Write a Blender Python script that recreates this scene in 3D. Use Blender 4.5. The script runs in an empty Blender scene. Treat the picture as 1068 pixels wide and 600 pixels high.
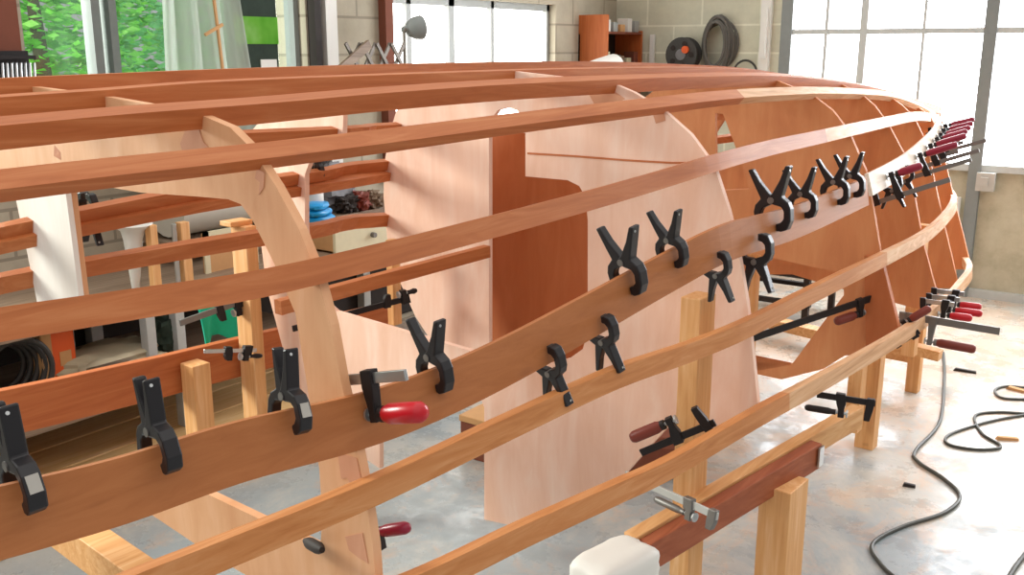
import bpy, bmesh, math, random
from mathutils import Vector, Matrix
random.seed(7)
scene = bpy.context.scene
COL = scene.collection
# ------------------------------------------------------------------ measuring: camera and sight lines
F = 1020.0
PITCH = math.atan(250 / F)
EYE = 1.8
ROOM = math.radians(35.0)      # camera heading left of the room's long axis
BOAT = math.radians(38.5)      # and left of the boat's axis
CP, SP = math.cos(PITCH), math.sin(PITCH)
B2W = Matrix.Rotation(ROOM - BOAT, 4, 'Z')   # boat coordinates -> room coordinates

def ray(x, y, psi):
    a, b = x - 534.0, 300.0 - y
    f = F * CP + b * SP
    u = b * CP - F * SP
    c, s = math.cos(psi), math.sin(psi)
    return Vector((-s * f + c * a, c * f + s * a, u))
def at_s(x, y, s, psi=BOAT):
    r = ray(x, y, psi); r *= s / r.y; r.z += EYE; return r
def at_b(x, y, b, psi=BOAT):
    r = ray(x, y, psi); r *= b / r.x; r.z += EYE; return r
def at_z(x, y, z, psi=BOAT):
    r = ray(x, y, psi); r *= (z - EYE) / r.z; r.z = z; return r
def wall_l(x, y, X): return at_b(x, y, X, ROOM)
def wall_f(x, y, Y): return at_s(x, y, Y, ROOM)
def flr(x, y, z=0.0): return at_z(x, y, z, ROOM)
def lerp_knots(k, s):
    if s <= k[0][0]:
        (s0, b0), (s1, b1) = k[0], k[1]
    elif s >= k[-1][0]:
        (s0, b0), (s1, b1) = k[-2], k[-1]
    else:
        for (s0, b0), (s1, b1) in zip(k, k[1:]):
            if s0 <= s <= s1: break
    return b0 + (b1 - b0) * (s - s0) / (s1 - s0)
def on_line(x, y, knots):
    r = ray(x, y, BOAT)
    lo, hi = 0.15, 8.0
    g = lambda s: (r.x / r.y) * s - lerp_knots(knots, s)
    for _ in range(60):
        m = (lo + hi) / 2
        if g(lo) * g(m) <= 0: hi = m
        else: lo = m
    s = (lo + hi) / 2
    p = r * (s / r.y); p.z += EYE
    return p
def catmull(P, n=6):
    out = []
    for i in range(len(P) - 1):
        p0 = P[i - 1] if i else P[0] * 2 - P[1]
        p1, p2 = P[i], P[i + 1]
        p3 = P[i + 2] if i + 2 < len(P) else p2 * 2 - p1
        for k in range(n):
            t = k / n
            out.append(0.5 * ((2 * p1) + (p2 - p0) * t + (2 * p0 - 5 * p1 + 4 * p2 - p3) * t * t + (3 * p1 - p0 - 3 * p2 + p3) * t ** 3))
    out.append(P[-1].copy())
    return out

# ------------------------------------------------------------------ materials
def lin(c):
    if isinstance(c, str):
        c = [int(c[i:i + 2], 16) / 255 for i in (0, 2, 4)]
    return tuple(((v / 12.92) if v <= .04045 else ((v + .055) / 1.055) ** 2.4) for v in c) + (1.0,)
class NT:
    def __init__(s, name):
        s.m = bpy.data.materials.new(name); s.m.use_nodes = True
        s.t = s.m.node_tree; s.t.nodes.clear()
        s.out = s.n('ShaderNodeOutputMaterial')
    def n(s, typ, **kw):
        nd = s.t.nodes.new(typ)
        for k, v in kw.items():
            if hasattr(nd, k) and k not in nd.inputs: setattr(nd, k, v)
        return nd
    def l(s, a, b): s.t.links.new(a, b)
    def coord(s, scale=(1, 1, 1), kind='Object'):
        tc = s.n('ShaderNodeTexCoord'); mp = s.n('ShaderNodeMapping')
        mp.inputs['Scale'].default_value = scale
        s.l(tc.outputs[kind], mp.inputs['Vector']); return mp.outputs['Vector']
    def noise(s, vec, scale, detail=4, rough=.55, dist=0):
        n = s.n('ShaderNodeTexNoise'); n.inputs['Scale'].default_value = scale
        n.inputs['Detail'].default_value = detail; n.inputs['Roughness'].default_value = rough
        n.inputs['Distortion'].default_value = dist
        if vec is not None: s.l(vec, n.inputs['Vector'])
        return n.outputs['Fac']
    def ramp(s, fac, stops):
        r = s.n('ShaderNodeValToRGB')
        while len(r.color_ramp.elements) < len(stops): r.color_ramp.elements.new(.5)
        for e, (p, c) in zip(r.color_ramp.elements, stops):
            e.position = p; e.color = lin(c)
        s.l(fac, r.inputs['Fac']); return r.outputs['Color']
    def mix(s, fac, a, b, mode='MIX'):
        m = s.n('ShaderNodeMix'); m.data_type = 'RGBA'; m.blend_type = mode
        if isinstance(fac, (int, float)): m.inputs[0].default_value = fac
        else: s.l(fac, m.inputs[0])
        for v, i in ((a, 6), (b, 7)):
            if hasattr(v, 'node'): s.l(v, m.inputs[i])
            else: m.inputs[i].default_value = lin(v)
        return m.outputs[2]
    def principled(s, color, rough=.6, metal=0, bump=None, bstr=.2, spec=.4, **kw):
        b = s.n('ShaderNodeBsdfPrincipled')
        if hasattr(color, 'node'): s.l(color, b.inputs['Base Color'])
        else: b.inputs['Base Color'].default_value = lin(color)
        if hasattr(rough, 'node'): s.l(rough, b.inputs['Roughness'])
        else: b.inputs['Roughness'].default_value = rough
        b.inputs['Metallic'].default_value = metal
        b.inputs['Specular IOR Level'].default_value = spec
        for k, v in kw.items(): b.inputs[k.replace('_', ' ')].default_value = v
        if bump is not None:
            bp = s.n('ShaderNodeBump'); bp.inputs['Strength'].default_value = bstr; bp.inputs['Distance'].default_value = .01
            s.l(bump, bp.inputs['Height']); s.l(bp.outputs['Normal'], b.inputs['Normal'])
        s.l(b.outputs[0], s.out.inputs['Surface']); return s.m
def wood(name, dark, mid, light, axis='Y', rough=.55):
    t = NT(name)
    sc = {'X': (1.6, 30, 30), 'Y': (30, 1.6, 30), 'Z': (30, 30, 1.6)}[axis]
    v = t.coord(sc)
    f = t.noise(v, 1.3, 6, .6, 1.2)
    c = t.ramp(f, [(.3, dark), (.5, mid), (.72, light)])
    blot = t.noise(t.coord((2.2, 2.2, 2.2)), 1.6, 3)
    c = t.mix(t.ramp(blot, [(.40, (0, 0, 0)), (.75, (.35, .35, .35))]), c, dark)
    kn = t.noise(t.coord((9, 3, 9)), 2.1, 1)
    c = t.mix(t.ramp(kn, [(.74, (0, 0, 0)), (.80, (.5, .5, .5))]), c, '6a381c')
    return t.principled(c, rough, bump=f, bstr=.08)
def ply(name, dark, mid, light, stain='a8623c', amount=.35, rough=.6):
    t = NT(name)
    f = t.noise(t.coord((5, 5, 1.2)), 2.2, 5, .6, .6)
    c = t.ramp(f, [(.3, dark), (.5, mid), (.7, light)])
    st = t.noise(t.coord((2.5, 2.5, 2.5)), 1.1, 3, .5, .4)
    c = t.mix(t.ramp(st, [(.52, (0, 0, 0)), (.72, (amount,) * 3)]), c, stain)
    g = t.noise(t.coord((60, 60, 3)), 1.5, 3)
    c = t.mix(.12, c, t.ramp(g, [(.3, dark), (.7, light)]))
    return t.principled(c, rough)
def flat(name, c, rough=.5, metal=0, var=.15, scale=25, spec=.4):
    t = NT(name)
    f = t.noise(t.coord(), scale, 3)
    d = t.mix(t.ramp(f, [(.35, (0, 0, 0)), (.7, (var * 2.2,) * 3)]), c, tuple(v * .6 for v in (lin(c)[:3] if False else [int(c[i:i + 2], 16) / 255 for i in (0, 2, 4)])))
    return t.principled(d, rough, metal, spec=spec)

M = {}
M['stringer'] = wood('meranti_stringer', 'aa5f30', 'b86b3a', 'c67f4e')
M['stringer_glare'] = wood('glare_paled_batten_wood', 'b98658', 'd2a276', 'e2bd95')  # glare from the garage door put into the wood colour
M['low_stringer'] = wood('amber_batten_wood', 'b26e38', 'c27f48', 'd09562')
M['plank'] = wood('brown_plank_wood', 'a56334', 'ad6a3a', 'b57241')
M['plank_glare'] = wood('glare_whitened_plank', 'd9c3ac', 'e8d8c6', 'f2e8dc')  # glancing light at the bow put into the plank colour
M['ply'] = ply('pink_plywood', 'e9bba0', 'f0c8b2', 'f6d8c6', stain='d08c60', amount=.5)
M['ply_ring'] = ply('ring_frame_plywood', 'd3986a', 'dda67a', 'e6b68e', stain='b87448', amount=.5)
M['ply_red'] = ply('reddish_plywood', 'c67c4e', 'd08857', 'd89664', stain='b56c40', amount=.4)
M['ply_dark'] = ply('dark_and_shaded_plywood', 'b26234', 'b96a3c', 'c27446', stain='a85a30', amount=.4)  # own tone of doubler and seam; painted shade on the doorway panel
M['ply_lit'] = ply('lit_white_plywood', 'e8dcd0', 'efe6dc', 'f6f0e8', stain='dcc8b4', amount=.4)  # strong side light on the aft arm put into the plywood colour
M['epoxy'] = ply('epoxy_stain', 'c88a66', 'd09472', 'd8a080', stain='a86848')
M['pine'] = wood('pine_post', 'd0945a', 'dda66c', 'e8bb8c', axis='Z')
M['pine_y'] = wood('pine_beam', 'c48b50', 'd6a068', 'e2b683')
M['dark_beam'] = wood('stained_beam', '8a4526', '9a5130', 'a85f3c')
M['red_rail'] = wood('red_rail_wood', 'ab5a2c', 'b96736', 'c47642')
M['black'] = flat('black_plastic', '1d1b1e', .38, var=.2)
M['black_metal'] = flat('black_cast_iron', '241f1f', .5, .3)
M['steel'] = flat('zinc_steel', 'b9bcbc', .3, .85, .1)
M['dull_steel'] = flat('dull_steel', '7f7c78', .45, .7)
M['red'] = flat('red_lacquer_handle', 'bb1020', .3, spec=.45, var=.08)
M['maroon'] = flat('dark_red_handle', '8c1a34', .3, var=.1)
M['brown_handle'] = flat('worn_red_handle', '7a3326', .45)
M['sticker'] = flat('grey_sticker', 'a9a59d', .6)
M['white_plastic'] = flat('white_plastic', 'dedcd5', .5, var=.05)
M['teal'] = flat('teal_cloth', '1cc09c', .8, var=.2)
M['blue'] = flat('bright_blue_film', '1496d8', .35, var=.2)
M['grey_tarp'] = flat('grey_tarp', '777779', .6, var=.25, scale=9)
M['grey_roll'] = flat('pale_grey_sheet', 'd0cdc0', .7, var=.15, scale=6)
M['beige_cloth'] = flat('beige_cloth', 'b7ab90', .9, var=.25, scale=8)
M['purple_cloth'] = flat('purple_cloth', '5d4a66', .9, var=.3, scale=9)
M['green_bag'] = flat('dark_green_fabric', '2c3a30', .9, var=.3)
M['orange_card'] = flat('orange_carton', 'e2602a', .6, var=.1)
M['tan_card'] = flat('tan_carton', 'c99a68', .8)
M['cream'] = flat('cream_paint', 'd8cfae', .6)
M['dark'] = flat('dark_brown', '2a211c', .7)
M['rubber'] = flat('black_rubber', '3a3835', .6)
M['coil'] = flat('grey_black_cable', '5b5852', .6)
M['cord'] = flat('grey_green_cable', '4a4b45', .5)
M['bench'] = wood('bench_wood', '6f5a48', '85705c', '988470')
M['cab'] = wood('orange_cabinet_wood', 'a8552a', 'b8622f', 'c2703c', axis='Z')
M['grey_paint'] = flat('grey_painted_metal', 'a2a5a2', .5, .1)
M['lamp_iron'] = flat('brown_iron', '6e655c', .5, .3)
M['old_grey'] = flat('weathered_grey_paint', '858a88', .6)
M['door_bar'] = flat('pale_painted_door_bar', 'c2c6c3', .6)
M['light_grey'] = flat('light_grey_metal', 'bcbdb8', .5, .2)
M['brick_red'] = flat('brown_board', '7a4431', .8)
M['lumber'] = wood('old_yellow_lumber', 'cfa66c', 'deb880', 'e8c898')
M['bark'] = flat('bark', '5d5040', .9)
def leaf_mat(name, a, b, c):
    t = NT(name); f = t.noise(t.coord(), 4, 3)
    col = t.ramp(f, [(.3, a), (.5, b), (.7, c)])
    d = t.n('ShaderNodeBsdfDiffuse'); tr = t.n('ShaderNodeBsdfTranslucent'); mx = t.n('ShaderNodeMixShader')
    t.l(col, d.inputs[0]); t.l(col, tr.inputs[0]); mx.inputs[0].default_value = .5
    t.l(d.outputs[0], mx.inputs[1]); t.l(tr.outputs[0], mx.inputs[2]); t.l(mx.outputs[0], t.out.inputs[0]); return t.m
M['leaf'] = leaf_mat('leaves', '62c038', '8cdc58', 'c0f296')
M['leaf2'] = leaf_mat('dark_leaves', '58b860', '84d684', 'b8f0b4')
def glass():
    t = NT('dusty_glass')
    a = t.n('ShaderNodeBsdfTransparent'); a.inputs[0].default_value = (.93, .97, .96, 1)
    d = t.n('ShaderNodeBsdfDiffuse'); d.inputs[0].default_value = lin('c4e4e2')
    tl = t.n('ShaderNodeBsdfTranslucent'); tl.inputs[0].default_value = lin('c8ecea')
    f = t.noise(t.coord((3, 3, 1)), 1.5, 3)
    m1 = t.n('ShaderNodeMixShader'); m1.inputs[0].default_value = .7
    t.l(d.outputs[0], m1.inputs[1]); t.l(tl.outputs[0], m1.inputs[2])
    m2 = t.n('ShaderNodeMixShader'); t.l(t.ramp(f, [(.35, (.06, .06, .06)), (.75, (.32, .32, .32))]), m2.inputs[0])
    t.l(a.outputs[0], m2.inputs[1]); t.l(m1.outputs[0], m2.inputs[2])
    g = t.n('ShaderNodeBsdfGlossy'); g.inputs['Roughness'].default_value = .05
    m3 = t.n('ShaderNodeMixShader'); m3.inputs[0].default_value = .05
    t.l(m2.outputs[0], m3.inputs[1]); t.l(g.outputs[0], m3.inputs[2])
    t.l(m3.outputs[0], t.out.inputs[0]); return t.m
M['glass'] = glass()
def film():
    t = NT('milky_plastic_film')
    a = t.n('ShaderNodeBsdfTransparent')
    d = t.n('ShaderNodeBsdfPrincipled'); d.inputs['Base Color'].default_value = lin('dfe6de'); d.inputs['Roughness'].default_value = .35
    tl = t.n('ShaderNodeBsdfTranslucent'); tl.inputs[0].default_value = lin('e8efe6')
    m1 = t.n('ShaderNodeMixShader'); m1.inputs[0].default_value = .45
    t.l(d.outputs[0], m1.inputs[1]); t.l(tl.outputs[0], m1.inputs[2])
    m2 = t.n('ShaderNodeMixShader'); m2.inputs[0].default_value = .55
    t.l(a.outputs[0], m2.inputs[1]); t.l(m1.outputs[0], m2.inputs[2]); t.l(m2.outputs[0], t.out.inputs[0]); return t.m
M['film'] = film()
def backlit(name, c, e):
    t = NT(name); em = t.n('ShaderNodeEmission'); em.inputs[0].default_value = lin(c); em.inputs[1].default_value = e
    t.l(em.outputs[0], t.out.inputs[0]); return t.m
M['pane_glow'] = backlit('backlit_frosted_pane', 'f8fbff', 14.0)
M['pane_glow_win'] = backlit('backlit_window_pane', 'fdfcf6', 6.0)
def block(name, plane, base, base2, mortar):
    t = NT(name)
    tc = t.n('ShaderNodeTexCoord'); sp = t.n('ShaderNodeSeparateXYZ'); cb = t.n('ShaderNodeCombineXYZ')
    t.l(tc.outputs['Object'], sp.inputs[0])
    t.l(sp.outputs['Y' if plane == 'YZ' else 'X'], cb.inputs[0]); t.l(sp.outputs['Z'], cb.inputs[1])
    b = t.n('ShaderNodeTexBrick'); b.inputs['Scale'].default_value = 1
    b.inputs['Brick Width'].default_value = .5; b.inputs['Row Height'].default_value = .22; b.inputs['Mortar Size'].default_value = .008
    b.inputs['Color1'].default_value = lin(base); b.inputs['Color2'].default_value = lin(base2); b.inputs['Mortar'].default_value = lin(mortar)
    t.l(cb.outputs[0], b.inputs['Vector'])
    n = t.noise(t.coord(), 9, 6, .7)
    c = t.mix(t.ramp(n, [(.4, (0, 0, 0)), (.75, (.55, .55, .55))]), b.outputs['Color'], tuple(int(base[i:i + 2], 16) / 255 * .7 for i in (0, 2, 4)))
    return t.principled(c, .9, bump=n, bstr=.3)
M['block_l'] = block('block_wall_left', 'YZ', 'b3aa97', 'a89f8b', '8d8575')
M['block_f'] = block('block_wall_far', 'XZ', 'cfcdb8', 'c4c2ac', 'dedcc8')
def concrete():
    t = NT('workshop_concrete')
    f = t.noise(t.coord(), 1.3, 6, .6)
    c = t.ramp(f, [(.3, '8b959a'), (.5, '9ba2a4'), (.7, 'aaada9')])
    fine = t.noise(t.coord(), 26, 5, .7)
    c = t.mix(t.ramp(fine, [(.5, (0, 0, 0)), (.72, (.4, .4, .4))]), c, 'c9cac4')
    # sawdust and worn pale concrete lie thicker towards the garage door
    tc = t.n('ShaderNodeTexCoord'); sp = t.n('ShaderNodeSeparateXYZ'); t.l(tc.outputs['Object'], sp.inputs[0])
    mr = t.n('ShaderNodeMapRange'); mr.inputs['From Min'].default_value = 1.8; mr.inputs['From Max'].default_value = 5.5
    t.l(sp.outputs['Y'], mr.inputs['Value'])
    sd = t.noise(t.coord(), 2.0, 8, .72, .5)
    ad = t.n('ShaderNodeMath'); ad.operation = 'MULTIPLY_ADD'; t.l(mr.outputs[0], ad.inputs[0]); ad.inputs[1].default_value = .26; t.l(sd, ad.inputs[2])
    c = t.mix(t.ramp(ad.outputs[0], [(.56, (0, 0, 0)), (.72, (.72, .72, .72))]), c, 'd8cdbb')
    sd2 = t.noise(t.coord((1.4, 1, 1)), 3.1, 8, .75, .8)
    ad2 = t.n('ShaderNodeMath'); ad2.operation = 'MULTIPLY_ADD'; t.l(mr.outputs[0], ad2.inputs[0]); ad2.inputs[1].default_value = .14; t.l(sd2, ad2.inputs[2])
    c = t.mix(t.ramp(ad2.outputs[0], [(.555, (0, 0, 0)), (.68, (.62, .62, .62))]), c, 'd9a678')
    r = t.ramp(t.noise(t.coord(), 4, 6, .75), [(.35, (.32, .32, .32)), (.62, (.75, .75, .75))])
    return t.principled(c, r, spec=.4, bump=fine, bstr=.08)
M['floor'] = concrete()
def door_panel():
    t = NT('stained_door_panel'); f = t.noise(t.coord((2, 2, 2)), 1.6, 7, .7)
    c = t.ramp(f, [(.3, 'a79f86'), (.5, 'bdb69e'), (.7, 'c9c3ae')])
    return t.principled(c, .7)
M['door_panel'] = door_panel()

# ------------------------------------------------------------------ mesh helpers
class MB:
    def __init__(s): s.v = []; s.f = []
    def add(s, v, f):
        b = len(s.v); s.v += [Vector(p) for p in v]; s.f += [tuple(i + b for i in q) for q in f]; return s
    def box(s, lo, hi, m=None):
        (a, b, c), (d, e, g) = lo, hi
        v = [Vector(p) for p in ((a, b, c), (d, b, c), (d, e, c), (a, e, c), (a, b, g), (d, b, g), (d, e, g), (a, e, g))]
        if m is not None: v = [m @ p for p in v]
        return s.add(v, [(3, 2, 1, 0), (4, 5, 6, 7), (0, 1, 5, 4), (1, 2, 6, 5), (2, 3, 7, 6), (3, 0, 4, 7)])
    def bar(s, p, q, w, h, up=(0, 0, 1)):
        p, q = Vector(p), Vector(q); t = (q - p).normalized(); u = Vector(up)
        if abs(t.dot(u)) > .98: u = Vector((0, 1, 0))
        sd = t.cross(u).normalized(); u = sd.cross(t).normalized()
        v = []
        for c in (p, q):
            for a, b in ((-1, -1), (1, -1), (1, 1), (-1, 1)): v.append(c + sd * a * w / 2 + u * b * h / 2)
        return s.add(v, [(3, 2, 1, 0), (4, 5, 6, 7), (0, 1, 5, 4), (1, 2, 6, 5), (2, 3, 7, 6), (3, 0, 4, 7)])
    def tube(s, P, r, n=8, closed=False):
        P = [Vector(p) for p in P]; N = len(P); v = []; prev = None
        rr = r if isinstance(r, (list, tuple)) else [r] * N
        for i, p in enumerate(P):
            if closed: t = P[(i + 1) % N] - P[i - 1]
            else: t = P[min(i + 1, N - 1)] - P[max(i - 1, 0)]
            t.normalize()
            if prev is None:
                prev = t.orthogonal().normalized()
            a = (prev - t * prev.dot(t)).normalized(); b = t.cross(a); prev = a
            for k in range(n):
                w = 2 * math.pi * k / n; v.append(p + (a * math.cos(w) + b * math.sin(w)) * rr[i])
        f = []
        for i in range(N if closed else N - 1):
            j = (i + 1) % N
            for k in range(n):
                m = (k + 1) % n; f.append((i * n + k, i * n + m, j * n + m, j * n + k))
        if not closed:
            f.append(tuple(range(n - 1, -1, -1))); f.append(tuple((N - 1) * n + k for k in range(n)))
        return s.add(v, f)
    def lathe(s, prof, m=Matrix(), n=24):
        v = []; f = []
        for r, z in prof:
            for k in range(n):
                w = 2 * math.pi * k / n; v.append(m @ Vector((r * math.cos(w), r * math.sin(w), z)))
        for i in range(len(prof) - 1):
            for k in range(n):
                j = (k + 1) % n; f.append((i * n + k, i * n + j, (i + 1) * n + j, (i + 1) * n + k))
        f.append(tuple(range(n - 1, -1, -1))); f.append(tuple((len(prof) - 1) * n + k for k in range(n)))
        return s.add(v, f)
    def prism(s, poly, y0, y1, m=Matrix()):
        n = len(poly)
        v = [m @ Vector((x, y0, z)) for x, z in poly] + [m @ Vector((x, y1, z)) for x, z in poly]
        f = [(i, (i + 1) % n, n + (i + 1) % n, n + i) for i in range(n)]
        f += [tuple(range(n - 1, -1, -1)), tuple(range(n, 2 * n))]
        return s.add(v, f)
    def sweep(s, P, U, w, h):
        """rectangular batten along P; U = up direction(s); w thickness across, h height along up"""
        v = []; N = len(P)
        for i, p in enumerate(P):
            t = (P[min(i + 1, N - 1)] - P[max(i - 1, 0)]).normalized()
            u = U[i] if isinstance(U, list) else Vector(U)
            sd = t.cross(u).normalized(); u = sd.cross(t).normalized()
            for a, b in ((-1, -1), (1, -1), (1, 1), (-1, 1)): v.append(p + sd * a * w / 2 + u * b * h / 2)
        f = [(3, 2, 1, 0), tuple((N - 1) * 4 + k for k in range(4))]
        for i in range(N - 1):
            for k in range(4):
                m = (k + 1) % 4; f.append((i * 4 + k, i * 4 + m, i * 4 + 4 + m, i * 4 + 4 + k))
        return s.add(v, f)
    def plate(s, outer, holes, s0, s1):
        """flat plate in a station plane: outlines are (b, z) lists"""
        bm = bmesh.new()
        for lp in [outer] + list(holes):
            vs = [bm.verts.new((b, s0, z)) for b, z in lp]
            for i in range(len(vs)): bm.edges.new((vs[i], vs[(i + 1) % len(vs)]))
        bmesh.ops.triangle_fill(bm, use_beauty=True, use_dissolve=False, edges=bm.edges[:])
        r = bmesh.ops.extrude_face_region(bm, geom=bm.faces[:])
        for e in r['geom']:
            if isinstance(e, bmesh.types.BMVert): e.co.y = s1
        bmesh.ops.recalc_face_normals(bm, faces=bm.faces[:])
        bm.verts.index_update()
        s.add([v.co.copy() for v in bm.verts], [tuple(v.index for v in f.verts) for f in bm.faces]); bm.free(); return s
    def build(s, name, mat, parent=None, m=None, smooth=False, bevel=0, recenter=True, angle=40):
        """link as one mesh; with a parent, vertices are in the parent's space"""
        v = [m @ p for p in s.v] if m is not None else [p.copy() for p in s.v]
        org = Vector((0, 0, 0))
        if parent is None and recenter:
            lo = [min(p[i] for p in v) for i in range(3)]; hi = [max(p[i] for p in v) for i in range(3)]
            org = Vector(((lo[0] + hi[0]) / 2, (lo[1] + hi[1]) / 2, lo[2])); v = [p - org for p in v]
        me = bpy.data.meshes.new(name); me.from_pydata([tuple(p) for p in v], [], s.f); me.update()
        bm = bmesh.new(); bm.from_mesh(me); bmesh.ops.recalc_face_normals(bm, faces=bm.faces[:])
        bm.to_mesh(me); bm.free()
        me.materials.append(mat)
        o = bpy.data.objects.new(name, me); COL.objects.link(o); o.location = org
        if parent is not None: o.parent = parent
        if smooth:
            me.shade_smooth()
            me.set_sharp_from_angle(angle=math.radians(angle))
        if bevel:
            b = o.modifiers.new('bevel', 'BEVEL'); b.width = bevel; b.segments = 2; b.limit_method = 'ANGLE'
        return o
def tag(o, label=None, cat=None, group=None, kind=None):
    if label: o['label'] = label
    if cat: o['category'] = cat
    if group: o['group'] = group
    if kind: o['kind'] = kind
    return o
def empty(name, loc=(0, 0, 0), m=None):
    o = bpy.data.objects.new(name, None); COL.objects.link(o); o.empty_display_size = .1
    o.location = loc
    if m is not None: o.matrix_world = m
    return o
def W(p): return B2W @ Vector(p)

# ------------------------------------------------------------------ the setting
LX, FY = -4.3, 7.72          # window wall plane, garage-door wall plane
tag(MB().box((LX - .3, -3, -.1), (4.5, FY + .3, 0)).build('floor', M['floor'], recenter=False), kind='structure')
w1 = (2.40, 4.08, 1.3, 2.75); w2 = (4.78, 6.74, 1.14, 2.13); w3 = (-.6, 1.75, 1.0, 2.75)
ZT = 3.2
wl = MB()
T0, T1 = LX - .25, LX
edges = [-3, w3[0], w3[1], w1[0], w1[1], w2[0], w2[1], FY]
for i in range(0, 7, 2): wl.box((T0, edges[i], 0), (T1, edges[i + 1], ZT))
for w in (w1, w2, w3):
    wl.box((T0, w[0], 0), (T1, w[1], w[2])); wl.box((T0, w[0], w[3]), (T1, w[1], ZT))
tag(wl.build('wall_left', M['block_l'], recenter=False), kind='structure')
DX0, DX1 = -2.80, 1.6         # garage door opening
wf = MB().box((LX - .25, FY, 0), (DX0, FY + .25, ZT)).box((DX1, FY, 0), (4.5, FY + .25, ZT)).box((DX0, FY, 2.9), (DX1, FY + .25, ZT))
tag(wf.build('wall_far', M['block_f'], recenter=False), kind='structure')
tag(MB().box((-14, -6, -.4), (LX - .3, 14, -.12)).build('ground', M['leaf2'], recenter=False), kind='structure')
# garage door
d = tag(empty('door_1', ((DX0 + DX1) / 2, FY, 0)), kind='structure')
dm = Matrix.Translation(-Vector(((DX0 + DX1) / 2, FY, 0)))
MB().box((DX0, FY + .05, 0.02), (DX1, FY + .09, .96)).build('panel', M['door_panel'], d, dm)
MB().box((DX0, FY + .06, .96), (DX1, FY + .08, 2.9)).build('pane', M['pane_glow'], d, dm)
fb_ = MB()
for X, w in ((-2.78, .09), (-1.315, .085)):
    MB().box((X - w / 2, FY - .01, 0.0), (X + w / 2, FY + .05, 2.9)).build('post', M['old_grey'], d, dm)
for X, w in ((-2.47, .025), (-2.19, .055), (-1.76, .022), (-.55, .05), (.3, .05), (1.0, .05)):
    fb_.box((X - w / 2, FY - .0, 0.0), (X + w / 2, FY + .055, 2.9))
fb_.box((DX0, FY + .005, 1.90), (DX1, FY + .05, 1.94)); fb_.box((DX0, FY + .005, .93), (DX1, FY + .05, .98)); fb_.box((DX0, FY + .01, 0), (DX1, FY + .05, .06))
fb_.build('frame', M['door_bar'], d, dm)
MB().box((-1.29, FY - .06, .80), (-1.17, FY, .93)).box((-1.26, FY - .08, .84), (-1.21, FY - .05, .9)).build('latch', M['light_grey'], d, dm)
MB().tube([(-1.40, FY - .03, .05), (-1.40, FY - .03, .74)], .02).build('bolt_rod', M['white_plastic'], d, dm)
MB().tube([(-1.98, FY - .04, .93), (-1.50, FY - .04, .93)], .025).build('bolt_rod', M['dull_steel'], d, dm)
# windows
def window(name, w, mull, pane, fm, transoms=()):
    o = tag(empty(name, (LX, (w[0] + w[1]) / 2, w[2])), kind='structure')
    mm = Matrix.Translation(-o.location)
    f = MB(); x0, x1 = LX - .14, LX - .06
    f.box((x0, w[0], w[2]), (x1, w[0] + .035, w[3])); f.box((x0, w[1] - .035, w[2]), (x1, w[1], w[3]))
    f.box((x0, w[0], w[2]), (x1, w[1], w[2] + .05)); f.box((x0, w[0], w[3] - .05), (x1, w[1], w[3]))
    for y, t in mull: f.box((x0, y - t / 2, w[2]), (x1, y + t / 2, w[3]))
    for z in transoms: f.box((x0, w[0], z - .015), (x1, w[1], z + .015))
    f.build('frame', fm, o, mm)
    MB().box((LX - .105, w[0] + .03, w[2] + .04), (LX - .1, w[1] - .03, w[3] - .04)).build('pane', pane, o, mm)
    MB().box((LX - .06, w[0] - .05, w[2] - .05), (LX + .1, w[1] + .05, w[2])).build('sill', M['light_grey'], o, mm)
    return o
window('window_1', w1, [(2.80, .045), (2.89, .04), (3.66, .04)], M['glass'], M['old_grey'])
window('window_2', w2, [(5.05, .045), (5.50, .06), (5.98, .035)], M['pane_glow_win'], M['grey_paint'])
window('window_3', w3, [(.1, .05), (.85, .05)], M['glass'], M['light_grey'])
tag(MB().box((LX, 1.5, 1.31), (LX + .03, 2.37, 2.6)).build('trim_1', M['brick_red'], recenter=False), kind='structure')
for i, (px_, wd, m) in enumerate(((326, .05, 'dark'), (340, .09, 'white_plastic'), (400, .07, 'brick_red'))):
    p = wall_l(px_, 60, LX)
    tag(MB().box((LX, p.y - wd / 2, 0.95), (LX + .06, p.y + wd / 2, 2.9)).build('trim_%d' % (i + 2), M[m], recenter=False), kind='structure')
p = wall_f(806, 40, FY)
tag(MB().box((p.x - .09, FY - .05, 0), (p.x - .01, FY, 2.9)).box((p.x - .07, FY - .08, 1.72), (p.x - .03, FY - .05, 2.1)).build('trim_5', M['white_plastic'], recenter=False), kind='structure')

# ------------------------------------------------------------------ the boat
C0 = -1.87
hull = tag(empty('boat_hull', W((C0, 3.8, .6))), 'upside-down wooden boat skeleton of plywood bulkheads and long stringers in mid workshop', 'boat')
hull.matrix_world = B2W @ Matrix.Translation((C0, 3.8, .6))
HM = Matrix.Translation((-C0, -3.8, -.6))
def pz(lst, s): return [(q.x, q.z) for q in (at_s(x, y, s) for x, y in lst)]
def mir(l): return [(2 * C0 - b, z) for b, z in l]
TH = .018
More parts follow.
